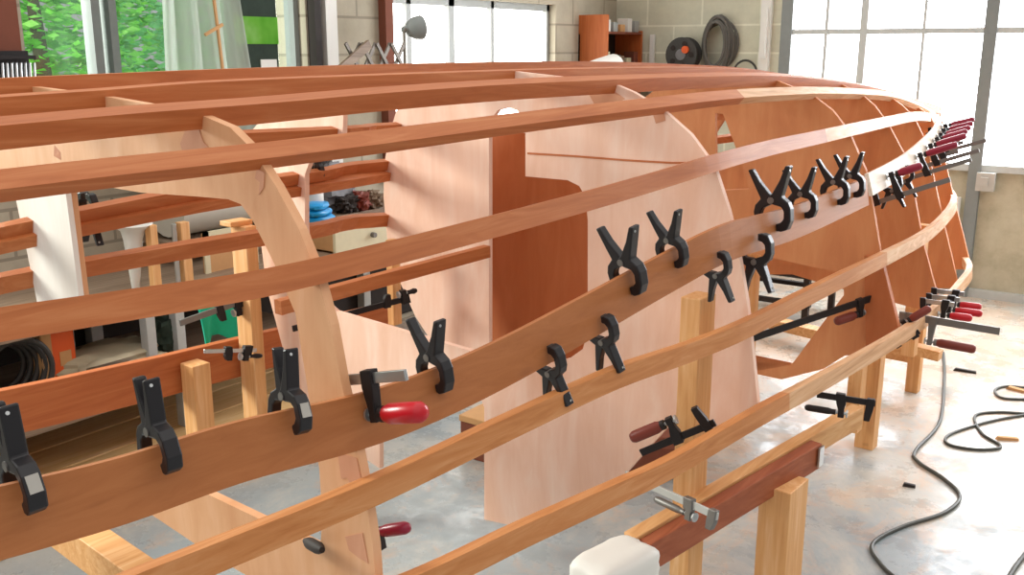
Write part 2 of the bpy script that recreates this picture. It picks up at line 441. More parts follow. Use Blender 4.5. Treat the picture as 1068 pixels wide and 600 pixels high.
# ring frame
ring = [(30, 90), (105, 100), (205, 118), (240, 133), (262, 155), (288, 195), (312, 240), (330, 285), (345, 340), (356, 400), (368, 450), (380, 510), (389, 570), (394, 640),
        (330, 640), (300, 625), (225, 582), (155, 535), (112, 505), (135, 490), (175, 500), (215, 515), (288, 550), (334, 572), (336, 540), (333, 490), (320, 400), (308, 327), (286, 275), (264, 231), (251, 213), (238, 208), (205, 205), (147, 201), (106, 194),
        (80, 190), (72, 203), (78, 255), (88, 335), (48, 338), (33, 265), (20, 205), (-5, 196), (-50, 188), (-60, 150), (-45, 110), (-10, 92)]
ring_frame = MB().plate(pz(ring, 1.13), [], 1.13, 1.15).build('ring_frame', M['ply_ring'], hull, HM)
arm = [(72, 201), (79, 255), (89, 337), (47, 340), (32, 265), (19, 203), (40, 198)]
MB().plate(pz(arm, 1.124), [], 1.116, 1.129).build('side_arm', M['ply_lit'], hull, HM)['label'] = 'side arm of the aft ring frame, whitened as if strongly lit'
# doubler pads on the ring frame where stringers land
# half bulkhead
half = [(262, 137), (275, 122), (300, 108), (330, 106), (358, 108), (358, 122), (357, 150), (345, 162), (330, 165), (322, 171), (318, 182), (318, 235), (322, 300), (350, 325), (490, 366), (497, 372), (495, 392), (465, 420), (396, 452), (396, 489),
        (365, 468), (330, 440), (305, 400), (293, 356), (278, 300), (270, 235), (262, 180), (258, 150)]
MB().plate(pz(half, 2.0), [], 2.0, 2.018).build('half_bulkhead', M['ply'], hull, HM)
# main bulkhead with doorway and limber hole
mainb = [(404, 250), (400, 205), (401, 170), (406, 140), (413, 117), (425, 97), (445, 76), (533, 74), (637, 86), (660, 96), (692, 115), (720, 140), (745, 174), (760, 220), (770, 262), (779, 315), (785, 370), (792, 441),
         (785, 446), (736, 452), (706, 437), (690, 452), (641, 507), (590, 528), (545, 551), (505, 542), (505, 425), (500, 412), (460, 372), (433, 330), (413, 285)]
door_o = [(510, 132), (548, 135), (548, 184), (592, 188), (604, 194), (611, 206), (613, 230), (613, 345), (608, 364), (594, 374), (570, 380), (510, 384)]
lim = [(514, 131), (545, 127), (545, 122), (540, 116), (530, 113), (520, 115), (515, 122)]
door_o2 = [(510, 134), (516, 134), (514, 131)]
MB().plate(pz(mainb, 2.5), [pz([(510, 136)] + door_o[1:], 2.5), pz([(513, 131), (545, 129), (545, 121), (539, 115), (530, 112), (519, 115), (514, 122)], 2.5)], 2.5, 2.518).build('bulkhead', M['ply'], hull, HM)
# upper strake panel let into the bulkhead face (its seam)
seam = [(550, 159), (600, 162), (650, 166), (700, 169), (728, 169), (728, 171), (700, 171), (650, 168), (600, 164), (550, 161)]
MB().plate(pz(seam, 2.4985), [], 2.498, 2.5005).build('seam_batten', M['ply_dark'], hull, HM)
# bulkhead close behind the doorway, its shade put into a darker ply colour
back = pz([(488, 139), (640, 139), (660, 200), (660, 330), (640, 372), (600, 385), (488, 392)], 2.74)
MB().plate(back, [], 2.74, 2.758).build('trunk_panel', M['ply_dark'], hull, HM)['label'] = 'panel behind the doorway, darkened for its shade'
# forward bulkheads
fa = pz([(805, 82), (847, 99), (868, 115), (885, 137), (903, 178), (912, 225), (918, 262), (930, 315), (940, 354)], 3.8)
fa_low = pz([(901, 370), (881, 371), (859, 385), (815, 396)], 3.8)
out = [(C0, 1.70)] + fa + fa_low
outline = out + mir(out[1:])[::-1]
hatch_near = pz([(754, 119), (764, 145), (775, 175), (781, 197)], 3.8)
hatch = hatch_near + pz([(747, 199), (746, 118)], 3.8)
opn = pz([(793, 266), (840, 277), (880, 285), (880, 308), (844, 356), (826, 380), (782, 389)], 3.8)
opening = opn + mir(opn)[::-1]
MB().plate(outline, [hatch, opening], 3.8, 3.818).build('bulkhead', M['ply_red'], hull, HM)
leg = pz([(903, 266), (921, 270), (936, 330), (941, 353), (905, 373)], 3.79)
MB().plate(leg, [], 3.772, 3.7995).build('doubler', M['ply_dark'], hull, HM)['label'] = 'dark doubler on the lower bulkhead edge'
def forward(s, pix, zc, zb, holes=()):
    n = [(C0, zc)] + pz(pix, s)
    last = n[-1]
    n += [(last[0] - .10, last[1] - .015), (C0 + .2, zb + .07), (C0, zb + .10)]
    return MB().plate(n + mir(n[1:-1])[::-1], holes, s, s + TH)
forward(4.6, [(873, 86), (897, 97), (912, 110), (926, 129), (943, 161), (954, 206), (962, 250), (972, 288), (982, 323)], 1.665, .60, [[(-2.36, 1.24), (-2.36, 1.42), (-2.28, 1.53), (-1.75, 1.53), (-1.75, 1.24)]]).build('bulkhead', M['ply_red'], hull, HM)
forward(5.2, [(912, 92), (928, 101), (941, 110), (953, 122), (966, 149), (975, 191), (984, 232), (992, 266), (1000, 301)], 1.62, .57).build('bulkhead', M['ply_red'], hull, HM)
forward(5.8, [(940, 101), (955, 110), (970, 121), (977, 134), (988, 178), (996, 212), (1005, 247), (1013, 281)], 1.55, .55).build('bulkhead', M['ply_red'], hull, HM)
MB().sweep(catmull([Vector((C0, 6.86, 1.30)), Vector((C0, 6.93, 1.22)), Vector((C0, 6.98, 1.1)), Vector((C0, 7.0, .85)), Vector((C0, 7.0, .58))]), (0, 1, 0), .06, .09).build('stem', M['low_stringer'], hull, HM)
# stringers: pixels measured along each one, with the hull breadth along the boat
def run(pix, knots, extra=()):
    P = [on_line(x, y, knots) for x, y in pix]
    P += [Vector(e) for e in extra]
    return P
BOW = 6.93
def ups(P, knots):
    return [Vector((lerp_knots(knots[0], p.y), 0, lerp_knots(knots[1], p.y))).normalized() for p in P]
def stringer(name, pix, knots, w, h, up, mat, extra=(), label=None, dz=0, split=None):
    P = catmull(run(pix, knots, extra), 5)
    P = [p + Vector((0, 0, dz)) for p in P]
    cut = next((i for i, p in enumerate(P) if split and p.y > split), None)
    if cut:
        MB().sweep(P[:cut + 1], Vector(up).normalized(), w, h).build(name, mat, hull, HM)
        o = MB().sweep(P[cut:], Vector(up).normalized(), w, h).build(name, M['stringer_glare'], hull, HM)  # same stringer carried on forward in the glare-paled colour
    else:
        o = MB().sweep(P, Vector(up).normalized(), w, h).build(name, mat, hull, HM)
    if label: o['label'] = label
    return P
k1 = [(1.13, -2.351), (2.5, -2.361), (3.8, -2.25), (4.6, -2.12), (5.8, -1.98), (BOW, -1.90)]
stringer('stringer', [(-40, 95), (0, 92), (120, 86), (270, 79), (445, 73), (600, 70), (700, 72), (790, 78)], k1, .03, .045, (.0, 0, 1), M['stringer'], [(-2.0, 5.8, 1.54), (-1.89, 6.9, 1.40)])
k2 = [(1.13, -2.034), (2.5, -1.993), (3.8, -1.98), (4.6, -1.95), (5.8, -1.92), (BOW, -1.88)]
stringer('stringer', [(-40, 116), (0, 112), (105, 104), (250, 93), (517, 81), (640, 77), (733, 76), (800, 80)], k2, .034, .045, (.10, 0, 1), M['stringer'], [(-1.92, 5.8, 1.545), (-1.88, 6.9, 1.40)])
k3 = [(1.13, -1.685), (2.5, -1.614), (3.8, -1.686), (4.6, -1.718), (5.2, -1.743), (5.8, -1.789), (BOW, -1.87)]
stringer('stringer', [(-40, 143), (0, 139), (135, 126), (270, 115), (400, 103), (520, 94), (637, 88), (733, 84), (800, 83), (850, 86), (900, 93), (940, 103), (970, 118)], k3, .042, .043, (.30, 0, 1), M['stringer'])
k4 = [(1.13, -1.503), (2.5, -1.433), (3.8, -1.514), (4.6, -1.606), (5.2, -1.662), (5.8, -1.705), (BOW, -1.865)]
stringer('stringer', [(-40, 198), (0, 194), (100, 182), (270, 163), (400, 147), (520, 131), (590, 122), (680, 111), (747, 103), (800, 99), (850, 97), (897, 98), (928, 101), (955, 110), (975, 121)], k4, .040, .030, (.75, 0, .85), M['stringer'], label='forward length of stringer, paled for glare', split=3.0)
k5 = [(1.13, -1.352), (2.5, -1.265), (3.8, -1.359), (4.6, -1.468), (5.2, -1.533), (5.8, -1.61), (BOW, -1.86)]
stringer('stringer', [(-40, 346), (0, 339), (130, 319), (267, 297), (400, 266), (500, 240), (600, 213), (680, 190), (745, 170), (800, 155), (850, 144), (885, 136), (926, 127), (953, 122), (977, 124)], k5, .03, .048, (-.28, 0, 1), M['stringer'], label='forward length of stringer, paled for glare', split=3.4)
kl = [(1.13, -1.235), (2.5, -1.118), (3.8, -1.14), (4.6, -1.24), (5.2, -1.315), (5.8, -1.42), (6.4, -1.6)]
stringer('stringer', [(90, 634), (160, 605), (240, 573), (390, 511), (540, 440), (640, 394), (720, 366), (780, 341), (850, 305), (921, 270), (962, 248), (984, 229), (995, 212)], kl, .03, .05, (-.12, 0, 1), M['low_stringer'], [(-1.63, 6.4, .93), (-1.86, BOW, .95)], label='forward length of lower stringer, paled for glare', split=3.6)
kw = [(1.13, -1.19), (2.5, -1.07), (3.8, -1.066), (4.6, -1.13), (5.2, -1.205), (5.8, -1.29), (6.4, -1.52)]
stringer('stringer', [(370, 636), (450, 603), (545, 557), (640, 514), (700, 486), (790, 434), (860, 396), (940, 350), (982, 319), (1000, 300), (1011, 281)], kw, .03, .052, (-.1, 0, 1), M['low_stringer'], [(-1.56, 6.4, .56), (-1.86, BOW, .57)], label='forward length of sheer stringer, paled for glare', split=2.6)
# far side battens
def far_line(a, s1, name='stringer', ext=None, h=.045, w=.03, mat='stringer', fwd=None, up=(.25, 0, 1)):
    P = [at_s(x, y, s) for x, y, s in a] + [Vector(f) for f in (fwd or [])]
    MB().sweep(catmull(P, 4), Vector(up).normalized(), w, h).build(name, M[mat], hull, HM)
far_line([(60, 155, 1.13), (360, 140, 2.05), (415, 135, 2.5)], 0, fwd=[(-2.38, 3.8, 1.49), (-2.27, 4.6, 1.47), (-2.13, 5.8, 1.43), (-1.88, BOW, 1.36)])
far_line([(-60, 258, .95), (38, 234, 1.13), (205, 201, 1.60), (330, 183, 2.1), (402, 172, 2.5)], 0, fwd=[(-2.46, 3.8, 1.34), (-2.36, 4.6, 1.335), (-2.16, 5.8, 1.36), (-1.88, BOW, 1.33)], h=.036)
far_line([(-60, 272, .945), (38, 247, 1.125), (205, 214, 1.595), (330, 195, 2.095), (402, 183, 2.49)], 0, h=.03, w=.045)
far_line([(-60, 312, .95), (38, 288, 1.13), (245, 252, 1.70), (330, 240, 2.1), (402, 229, 2.5)], 0, fwd=[(-2.54, 3.8, 1.034), (-2.47, 4.6, .95), (-2.3, 5.8, .95), (-1.88, BOW, .95)])
# inner bearers between the frames
e = at_s(508, 262, 2.485)
MB().bar(e, (e.x - .02, 1.62, e.z - .02), .03, .04).build('bearer', M['stringer'], hull, HM)
# epoxy stains smeared on the plywood by the stringer notches
for st, lst in ((1.13, [(195, 131), (207, 133), (212, 148), (217, 153), (206, 160), (191, 160), (188, 150)]),
                (1.13, [(268, 176), (276, 180), (275, 196), (270, 203), (271, 190), (266, 186)]),
                (1.13, [(352, 472), (372, 478), (379, 512), (371, 516), (362, 498), (356, 500)]),
                (1.13, [(360, 560), (378, 556), (384, 588), (374, 582), (364, 574)]),
                (2.5, [(613, 96), (640, 95), (652, 103), (640, 110), (620, 109)]),
                (2.5, [(680, 116), (692, 114), (694, 126), (684, 129)])):
    MB().plate(pz(lst, st - .0008), [], st - .0012, st - .0002).build('epoxy_stain', M['epoxy'], hull, HM)

# clamped planks along the chine (held only by their clamps)
kp = [(1.13, -1.275), (2.5, -1.155), (3.8, -1.235), (4.6, -1.36), (5.2, -1.44), (5.8, -1.55), (BOW, -1.85)]
PL = catmull([on_line(x, y, kp) for x, y in [(-130, 572), (-40, 553), (0, 545), (125, 512), (250, 471), (370, 441), (450, 413), (531, 375), (617, 328), (700, 282), (760, 252), (830, 231), (903, 200)]], 6)
PUP = Vector((-.16, 0, 1)).normalized()
plank = tag(MB().sweep(PL, PUP, .015, .102).build('plank', M['plank'], m=B2W), 'long brown plank clamped along the near side of the boat skeleton', 'plank')
PL2 = catmull([on_line(x, y, kp) for x, y in [(906, 193), (930, 180), (948, 168), (966, 152), (976, 141), (981, 130)]], 6)
plank2 = tag(MB().sweep(PL2, Vector((-.3, 0, 1)).normalized(), .015, .085).build('plank', M['plank_glare'], m=B2W), 'plank clamped round the bow end of the boat, whitened for glancing light', 'plank')

# ------------------------------------------------------------------ spring clamps
def pix_of(p):
    c, s = math.cos(BOAT), math.sin(BOAT); z = p.z - EYE
    f = -s * p.x + c * p.y; r = c * p.x + s * p.y
    dd = f * CP - z * SP; u = z * CP + f * SP
    return 534 + F * r / dd, 300 - F * u / dd
def plank_at(x, line=None):
    line = line or PL
    best = min(range(len(line) - 1), key=lambda i: abs(pix_of(line[i])[0] - x))
    for i in (best - 1, best):
        if 0 <= i < len(line) - 1:
            a, b = pix_of(line[i])[0], pix_of(line[i + 1])[0]
            if min(a, b) <= x <= max(a, b):
                t = (x - a) / (b - a); return line[i].lerp(line[i + 1], t), (line[i + 1] - line[i]).normalized()
    return line[best], (line[min(best + 1, len(line) - 1)] - line[max(best - 1, 0)]).normalized()
ARM = [(.041, .080), (.052, .078), (.036, .034), (.026, .008), (.041, -.006), (.046, -.022), (.044, -.050), (.034, -.070), (.018, -.074), (.009, -.070), (.009, -.054), (.019, -.052), (.027, -.044), (.029, -.026), (.023, -.015), (.006, -.009), (-.006, -.002), (-.006, .010), (.004, .018), (.025, .048)]
def arm_mesh(sgn, w):
    poly = [(sgn * x, z) for x, z in ARM]
    return MB().prism(poly, -w, w)
def spring_clamp(label, m, mat='black', sticker=False, close=0.0, group='spring clamps on the plank'):
    r = tag(empty('spring_clamp', m=m), label, 'clamp', group)
    a1 = arm_mesh(1, .0135).build('jaw_arm', M[mat], r, bevel=.003)
    a2 = arm_mesh(-1, .0105).build('jaw_arm', M[mat], r, bevel=.003)
    a1.rotation_euler.y = -close; a2.rotation_euler.y = close
    MB().tube([(0, -.0155, .002), (0, .0155, .002)], .008, 10).build('pivot_pin', M['dull_steel'], r, smooth=True)
    for sg, a in ((1, a1), (-1, a2)):
        MB().box((min(sg * .0070, sg * .0125), -.010, -.072), (max(sg * .0070, sg * .0125), .010, -.055)).build('jaw_pad', M['rubber'], a, bevel=.001)
        MB().tube([(sg * .044, -.004, .068), (sg * .0495, -.004, .068)], .003, 8).build('rivet', M['steel'], a)
    if sticker:
        MB().box((.0445, -.009, -.048), (.0466, .009, -.022)).build('sticker', M['sticker'], a1)['label'] = 'pale grey sticker'
    return r
def clamp_matrix(x, edge, tilt=0, scale=1.0, line=None, off=0.0, spin=0.0, hgt=.102):
    p, t = plank_at(x, line)
    n = t.cross(PUP).normalized()         # outboard
    if n.x < 0: n = -n
    u = n.cross(t).normalized()
    if u.z < 0: u = -u
    d = u if edge == 'top' else -u
    d2 = (Matrix.Rotation(tilt, 3, n) @ d)
    yv = d2.cross(n).normalized()
    q = p + d * (hgt / 2 + .024 * scale + off)
    m = Matrix((( n.x, yv.x, d2.x, q.x), (n.y, yv.y, d2.y, q.y), (n.z, yv.z, d2.z, q.z), (0, 0, 0, 1)))
    return B2W @ m @ Matrix.Rotation(spin, 4, 'Y') @ Matrix.Scale(scale, 4)
SC = [
 (22, 'top', .12, 1.0, True, 'black spring clamp nearest the stern, clipped over the top edge of the brown plank'),
 (170, 'top', .0, .96, False, 'black spring clamp with upright handles, second from stern on brown plank top edge'),
 (303, 'top', .0, .95, True, 'black spring clamp just aft of the ring frame on brown plank top edge'),
 (457, 'top', .0, .98, False, 'black spring clamp just forward of the bright red handled clamp, handles up'),
 (567, 'bottom', .0, .92, False, 'black spring clamp hanging from plank bottom edge, nearest the stern of those hanging'),
 (623, 'bottom', .0, .92, False, 'black spring clamp hanging from plank bottom edge, second of those hanging from stern'),
 (658, 'top', .0, 1.12, False, 'largest black spring clamp with wide handles on plank, in front of pink bulkhead'),
 (704, 'top', .0, .98, False, 'black spring clamp with handles up, beside the largest one before pink bulkhead'),
 (744, 'bottom', .0, .90, False, 'black spring clamp hanging from plank bottom edge above the tall pine post'),
 (786, 'bottom', .0, 1.1, False, 'large black spring clamp hanging with splayed handles just forward of the pine post'),
 (808, 'top', .0, 1.25, False, 'big black spring clamp handles up, first one past the pink bulkhead edge'),
 (838, 'top', .0, 1.05, False, 'black spring clamp handles up, second one past the pink bulkhead edge'),
 (872, 'top', .0, 1.08, False, 'black spring clamp, aft one of the close pair near forward end of brown plank'),
 (889, 'top', .0, 1.05, False, 'black spring clamp, forward one of the close pair near forward end of brown plank'),
]
for x, edge, tilt, sc, st, lab in SC:
    spring_clamp(lab, clamp_matrix(x, edge, tilt, sc), sticker=st, close=.30 if x < 320 else (.0 if edge == 'top' else .12))
spring_clamp('small black spring clamp hanging below pale bow plank, beside first dark red handled clamp', clamp_matrix(929, 'bottom', 0, .95, PL2, hgt=.095))
spring_clamp('small black spring clamp hanging below pale bow plank, forward of its twin', clamp_matrix(942, 'bottom', 0, .95, PL2, hgt=.095))

# ------------------------------------------------------------------ bar clamps
def bar_clamp(label, p, d, up, gap=.06, depth=.07, bar_in=.03, bar_out=.10, hl=.10, hr=.014, handle='red', metal='black_metal', bar='steel', boat=True, group=None, bw=.02):
    """p: outer contact; d: handle direction; up: towards the bar"""
    d = Vector(d).normalized(); u = Vector(up); u = (u - d * u.dot(d)).normalized(); y = u.cross(d)
    m = Matrix(((d.x, y.x, u.x, p[0]), (d.y, y.y, u.y, p[1]), (d.z, y.z, u.z, p[2]), (0, 0, 0, 1)))
    if boat: m = B2W @ m
    r = tag(empty('bar_clamp', m=m), label, 'clamp', group)
    MB().box((-gap - bar_in, -.004, depth - bw / 2), (bar_out, .004, depth + bw / 2)).build('bar', M[bar], r, bevel=.001)
    MB().prism([(-gap - .028, depth + .014), (-gap - .004, depth + .014), (-gap + .0, .012), (-gap, -.012), (-gap - .018, -.012), (-gap - .026, depth - .02)], -.009, .009).build('fixed_jaw', M[metal], r, bevel=.002)
    MB().prism([(.012, depth + .016), (.042, depth + .016), (.038, depth - .016), (.030, .012), (.030, -.014), (.010, -.014), (.012, .012), (.008, depth - .016)], -.010, .010).build('sliding_jaw', M[metal], r, bevel=.002)
    MB().tube([(0, 0, 0), (.050, 0, 0)], .0055, 10).build('screw', M['steel'], r, smooth=True)
    MB().lathe([(.013, 0), (.013, .005)], Matrix.Rotation(math.pi / 2, 4, 'Y'), 12).build('swivel_pad', M['steel'], r)
    h0 = .045
    prof = [(hr * .75, h0), (hr * .85, h0 + .008), (hr, h0 + .016), (hr * 1.02, h0 + hl * .5), (hr, h0 + hl - .012), (hr * .75, h0 + hl - .003), (hr * .3, h0 + hl)]
    MB().lathe([(hr * .8, h0 - .008), (hr * .8, h0 + .004)], Matrix.Rotation(math.pi / 2, 4, 'Y'), 14).build('ferrule', M[metal], r)
    MB().lathe(prof, Matrix.Rotation(math.pi / 2, 4, 'Y'), 16).build('handle', M[handle], r, smooth=True, angle=60)
    return r
p, t = plank_at(381)
bar_clamp('bar clamp with bright red handle gripping brown plank at the ring frame', p + Vector((.010, 0, .012)), (1, -.02, .28), (-.25, 0, 1), gap=.055, depth=.068, bar_in=.02, bar_out=.125, hl=.105, hr=.0195)
bow = [(922, .0, 'first of the dark red handled clamps on the pale bow plank, counting from aft', .095, .016),
       (953, .0, 'second dark red handled bar clamp on the pale bow plank, counting from aft', .14, .016),
       (964, .0, 'third dark red handled bar clamp on the pale bow plank, counting from aft', .14, .016),
       (971, .0, 'fourth dark red handled bar clamp on the pale bow plank, counting from aft', .12, .015),
       (975, .0, 'fifth dark red handled bar clamp on the pale bow plank, counting from aft', .12, .015),
       (978, .0, 'sixth dark red handled bar clamp on the pale bow plank, counting from aft', .12, .014),
       (980, .0, 'foremost dark red handled bar clamp on the pale bow plank, at the stem', .12, .014)]
for i, (x, o, lab, hl, hr) in enumerate(bow):
    p, t = plank_at(x, PL2)
    n = t.cross(Vector((0, 0, 1))).normalized()
    if n.x < 0: n = -n
    bar_clamp(lab, p + n * .01, n + Vector((.0, 0, .42 - .02 * i)), (-.3, -.1, -1), gap=.05, depth=.085, bar_in=.02, bar_out=.22 if i in (0, 1, 2, 4) else .1, hl=hl, hr=hr, handle='maroon', group='bar clamps round the bow', bar='dull_steel')
def near(P0, dd): return Vector(P0) + Vector(dd)
low_pts = [((990, 312), 'red', 'red handled clamp under the sheer stringer, uppermost of three by the bow', .09),
           ((985, 318), 'red', 'red handled clamp under the sheer stringer, middle of three by the bow', .11),
           ((979, 323), 'red', 'red handled clamp under the sheer stringer, lowest of three by the bow', .09)]
for (q, hm, lab, hl) in low_pts:
    c = on_line(q[0], q[1], [(a, b + .02) for a, b in kw])
    bar_clamp(lab, c + Vector((0, 0, -.02)), (1, .05, .02), (-.1, 0, 1), gap=.05, depth=.05, bar_in=.02, bar_out=.06, hl=hl, hr=.016, handle=hm, group='red handled clamps at the sheer')
c = on_line(966, 338, [(a, b + .02) for a, b in kw])
bar_clamp('long steel bar clamp with brown handle sticking out under the sheer stringer', c + Vector((0, 0, -.07)), (1, .05, -.02), (0, 0, 1), gap=.08, depth=.09, bar_in=.03, bar_out=.27, hl=.15, hr=.018, handle='brown_handle', metal='dull_steel', bar='dull_steel', bw=.03)
c = at_s(938, 340, 3.86)
bar_clamp('dark clamp with brown handle tucked inside the sheer stringer by third bulkhead', c, (.6, .3, .5), (0, 0, -1), gap=.03, depth=.06, bar_in=.02, bar_out=.05, hl=.09, hr=.016, handle='brown_handle', bar='black_metal')
a = at_s(880, 322, 3.74); b_ = at_s(791, 350, 2.9)
c = at_s(892, 337, 3.76)
bar_clamp('long black bar clamp with brown handle gripping the arched bulkhead leg', c + Vector((.03, 0, .05)), (-.45, -.9, -.16), (.15, 0, 1), gap=.04, depth=.05, bar_in=.03, bar_out=.62, hl=.10, hr=.018, handle='brown_handle', bar='black_metal', bw=.028)
c = at_s(884, 432, 3.0)
bar_clamp('black clamp gripping the jig leg below the sheer stringer', c, (-1, -.25, .02), (0, 0, 1), gap=.05, depth=.05, bar_in=.03, bar_out=.10, hl=.09, hr=.011, handle='black_metal', bar='black_metal')
c = at_s(712, 450, 2.23)
bar_clamp('old clamp with worn red handle hooked on the tall pine post', c + Vector((-.02, 0, .03)), (-1, -.35, -.62), (-.2, 0, -1), gap=.05, depth=.05, bar_in=.04, bar_out=.14, hl=.10, hr=.017, handle='brown_handle', bar='black_metal')
c = at_s(380, 557, 1.19)
bar_clamp('clamp with red handle poking out from behind the ring frame below lower stringer', c, (.95, .12, .38), (-.38, 0, .95), gap=.05, depth=-.02, bar_in=.01, bar_out=-.005, hl=.075, hr=.0125, handle='maroon')
c = at_s(318, 564, 1.128); e2 = at_s(336, 574, 1.09)
tag(MB().tube([c, c.lerp(e2, .3), c.lerp(e2, .8), e2], [.005, .012, .012, .006], 10).build('clamp_handle_tip', M['dark'], m=B2W, smooth=True), 'small dark clamp handle tip poking through the ring frame cross beam', 'peg')  # tip of a clamp handle, modelled as a plain tapered peg

# ------------------------------------------------------------------ building jig
jig = tag(empty('building_jig'), 'pine building jig of rails, posts and cross beams carrying the upside-down boat', 'jig')
jig.matrix_world = B2W @ Matrix.Translation((C0, 2.6, 0))
JM = Matrix.Translation((-C0, -2.6, 0))
def jpost(x, y, s, w, d, z0, z1, mat='pine'):
    q = at_s(x, y, s)
    MB().box((q.x - w / 2, s - d / 2, z0), (q.x + w / 2, s + d / 2, z1)).build('post', M[mat], jig, JM, bevel=.003); return q
ztop = at_s(735, 309, 2.38).z
jpost(722, 450, 2.38, .062, .09, 0, ztop)
# near rail
g0 = at_z(680, 572, .52); g1 = at_z(858, 466, .56)
gd = (g1 - g0).normalized()
rail_c0, rail_c1 = g0 + Vector((-.02, 0, -.03)), g1 + Vector((-.02, 0, -.03))
MB().bar(rail_c0, rail_c1, .04, .085).build('rail', M['dark_beam'], jig, JM, bevel=.003)['label'] = 'dark stained near rail'
MB().bar(rail_c0 + gd * -.002 + Vector((-.045, 0, .012)), rail_c1 + Vector((-.045, 0, .012)) + gd * .35, .045, .075).build('rail', M['pine_y'], jig, JM, bevel=.003)
q2 = at_s(818, 560, rail_c1.y - .22)
MB().box((q2.x - .07, rail_c1.y - .27, 0), (q2.x + .03, rail_c1.y - .13, rail_c1.z - .03)).build('post', M['pine'], jig, JM, bevel=.003)
MB().box((rail_c1.x + .02, rail_c1.y - .035, rail_c1.z - .03), (rail_c1.x + .026, rail_c1.y + .0, rail_c1.z + .035)).build('bracket', M['steel'], jig, JM)
# posts forward
jpost(906, 430, 4.34, .085, .07, 0, .62)
jpost(892, 420, 4.20, .06, .07, .12, .66)
q = at_z(951, 408, 0)
MB().box((q.x - .03, q.y - .03, 0), (q.x + .035, q.y + .03, .50)).build('post', M['pine'], jig, JM, bevel=.003)
a = at_s(952, 386, q.y + .04); b_ = at_s(905, 392, q.y - .05)
MB().bar((q.x + .02, q.y + .05, .20), (q.x - .38, q.y + .05, .20), .05, .11).build('cross_beam', M['pine_y'], jig, JM, bevel=.003)
a = at_s(983, 372, 4.95)
MB().bar((q.x - .3, 4.95, .36), at_s(981, 371, 4.95), .07, .05).build('cross_beam', M['pine_y'], jig, JM, bevel=.003)
q = at_s(955, 320, 5.0)
jpost(955, 300, 4.72, .06, .06, .36, 1.0, 'pine')
# far rail and its posts
r0 = at_s(-60, 441, .95); r1 = at_s(38, 418, 1.2); r2 = at_s(300, 359, 2.0)
FR = [at_b(-90, 452, -2.72), at_b(-40, 440, -2.72), at_b(60, 418, -2.72), at_b(170, 392, -2.72), at_b(300, 359, -2.72)]
MB().sweep(FR + [FR[-1] * 2 - FR[-2]], (0, 0, 1), .03, .135).build('rail', M['red_rail'], jig, JM, bevel=.002)['label'] = 'reddish far rail'
s2 = at_b(198, 400, -2.69)
zt = at_b(205, 374, -2.69).z; zb = at_b(205, 462, -2.69).z
MB().box((-2.69, s2.y - .03, zb - .05), (-2.62, s2.y + .035, zt)).build('post', M['pine'], jig, JM, bevel=.003)
s3 = at_b(262, 330, -2.64)
zt = at_b(262, 234, -2.64).z; zb = at_b(262, 442, -2.64).z
MB().box((-2.69, s3.y - .022, zb - .05), (-2.61, s3.y + .022, zt)).build('post', M['pine'], jig, JM, bevel=.003)
MB().box((-2.70, s3.y - .055, zt), (-2.64, s3.y + .03, zt + .016)).build('cap', M['pine_y'], jig, JM, bevel=.002)
e_ = at_b(338, 350, -2.72)
MB().box((-2.75, e_.y - .03, 0), (-2.69, e_.y + .03, e_.z)).build('post', M['pine'], jig, JM, bevel=.003)
e_ = at_b(-60, 440, -2.72)
MB().box((-2.75, e_.y - .03, 0), (-2.69, e_.y + .03, e_.z)).build('post', M['pine'], jig, JM, bevel=.003)
s4 = at_s(411, 300, 2.35)
jpost(411, 300, 2.36, .032, .04, at_s(411, 338, 2.36).z, at_s(411, 250, 2.36).z)
# low cross beam by the stern
a = at_z(60, 545, .42); b_ = at_z(165, 620, .42)
MB().bar(a, b_, .085, .10).build('cross_beam', M['pine_y'], jig, JM, bevel=.003)
a, b_ = at_z(800, 335, .10), at_z(862, 350, .10)
MB().bar(a, b_, .1, .06).build('cross_beam', M['pine_y'], jig, JM, bevel=.003)
jpost(785, 300, 4.4, .05, .05, 0, 1.0)

# steel clamp lying across the near rail
c = at_z(722, 535, .60)
bar_clamp('grey steel bar clamp lying across the dark near rail', c + Vector((.02, -.02, .0)), (-.9, .2, .0), (.1, .1, 1), gap=.04, depth=.03, bar_in=.03, bar_out=.26, hl=.10, hr=.010, handle='dull_steel', metal='dull_steel', bar='light_grey')
# milky plastic bundle at the end of the rail
def blob(center, size, m=Matrix(), sub=3, amp=.08, fr=6, power=4):
    bm = bmesh.new(); bmesh.ops.create_cube(bm, size=2)
    bmesh.ops.subdivide_edges(bm, edges=bm.edges[:], cuts=2 ** sub - 1, use_grid_fill=True)
    from mathutils import noise
    mb = MB()
    bm.verts.index_update()
    vs = []
    for v in bm.verts:
        p = v.co; r = (abs(p.x) ** power + abs(p.y) ** power + abs(p.z) ** power) ** (1 / power)
        p = p / r
        k = 1 + amp * noise.noise(p * fr * .4 + Vector(center) * 3)
        vs.append(m @ (Vector((p.x * size[0], p.y * size[1], p.z * size[2])) * k) + Vector(center))
    mb.add(vs, [tuple(v.index for v in f.verts) for f in bm.faces]); bm.free(); return mb
ang = math.atan2(gd.y, gd.x)
bc = rail_c0 - gd * .11 + Vector((-.01, 0, -.02))
tag(blob(bc, (.115, .07, .075), Matrix.Rotation(ang, 3, 'Z'), 3, .06, 7, 7).build('plastic_bundle', M['white_plastic'], m=B2W, smooth=True, angle=80), 'milky white plastic wrapped bundle at the near end of the dark rail', 'bundle')

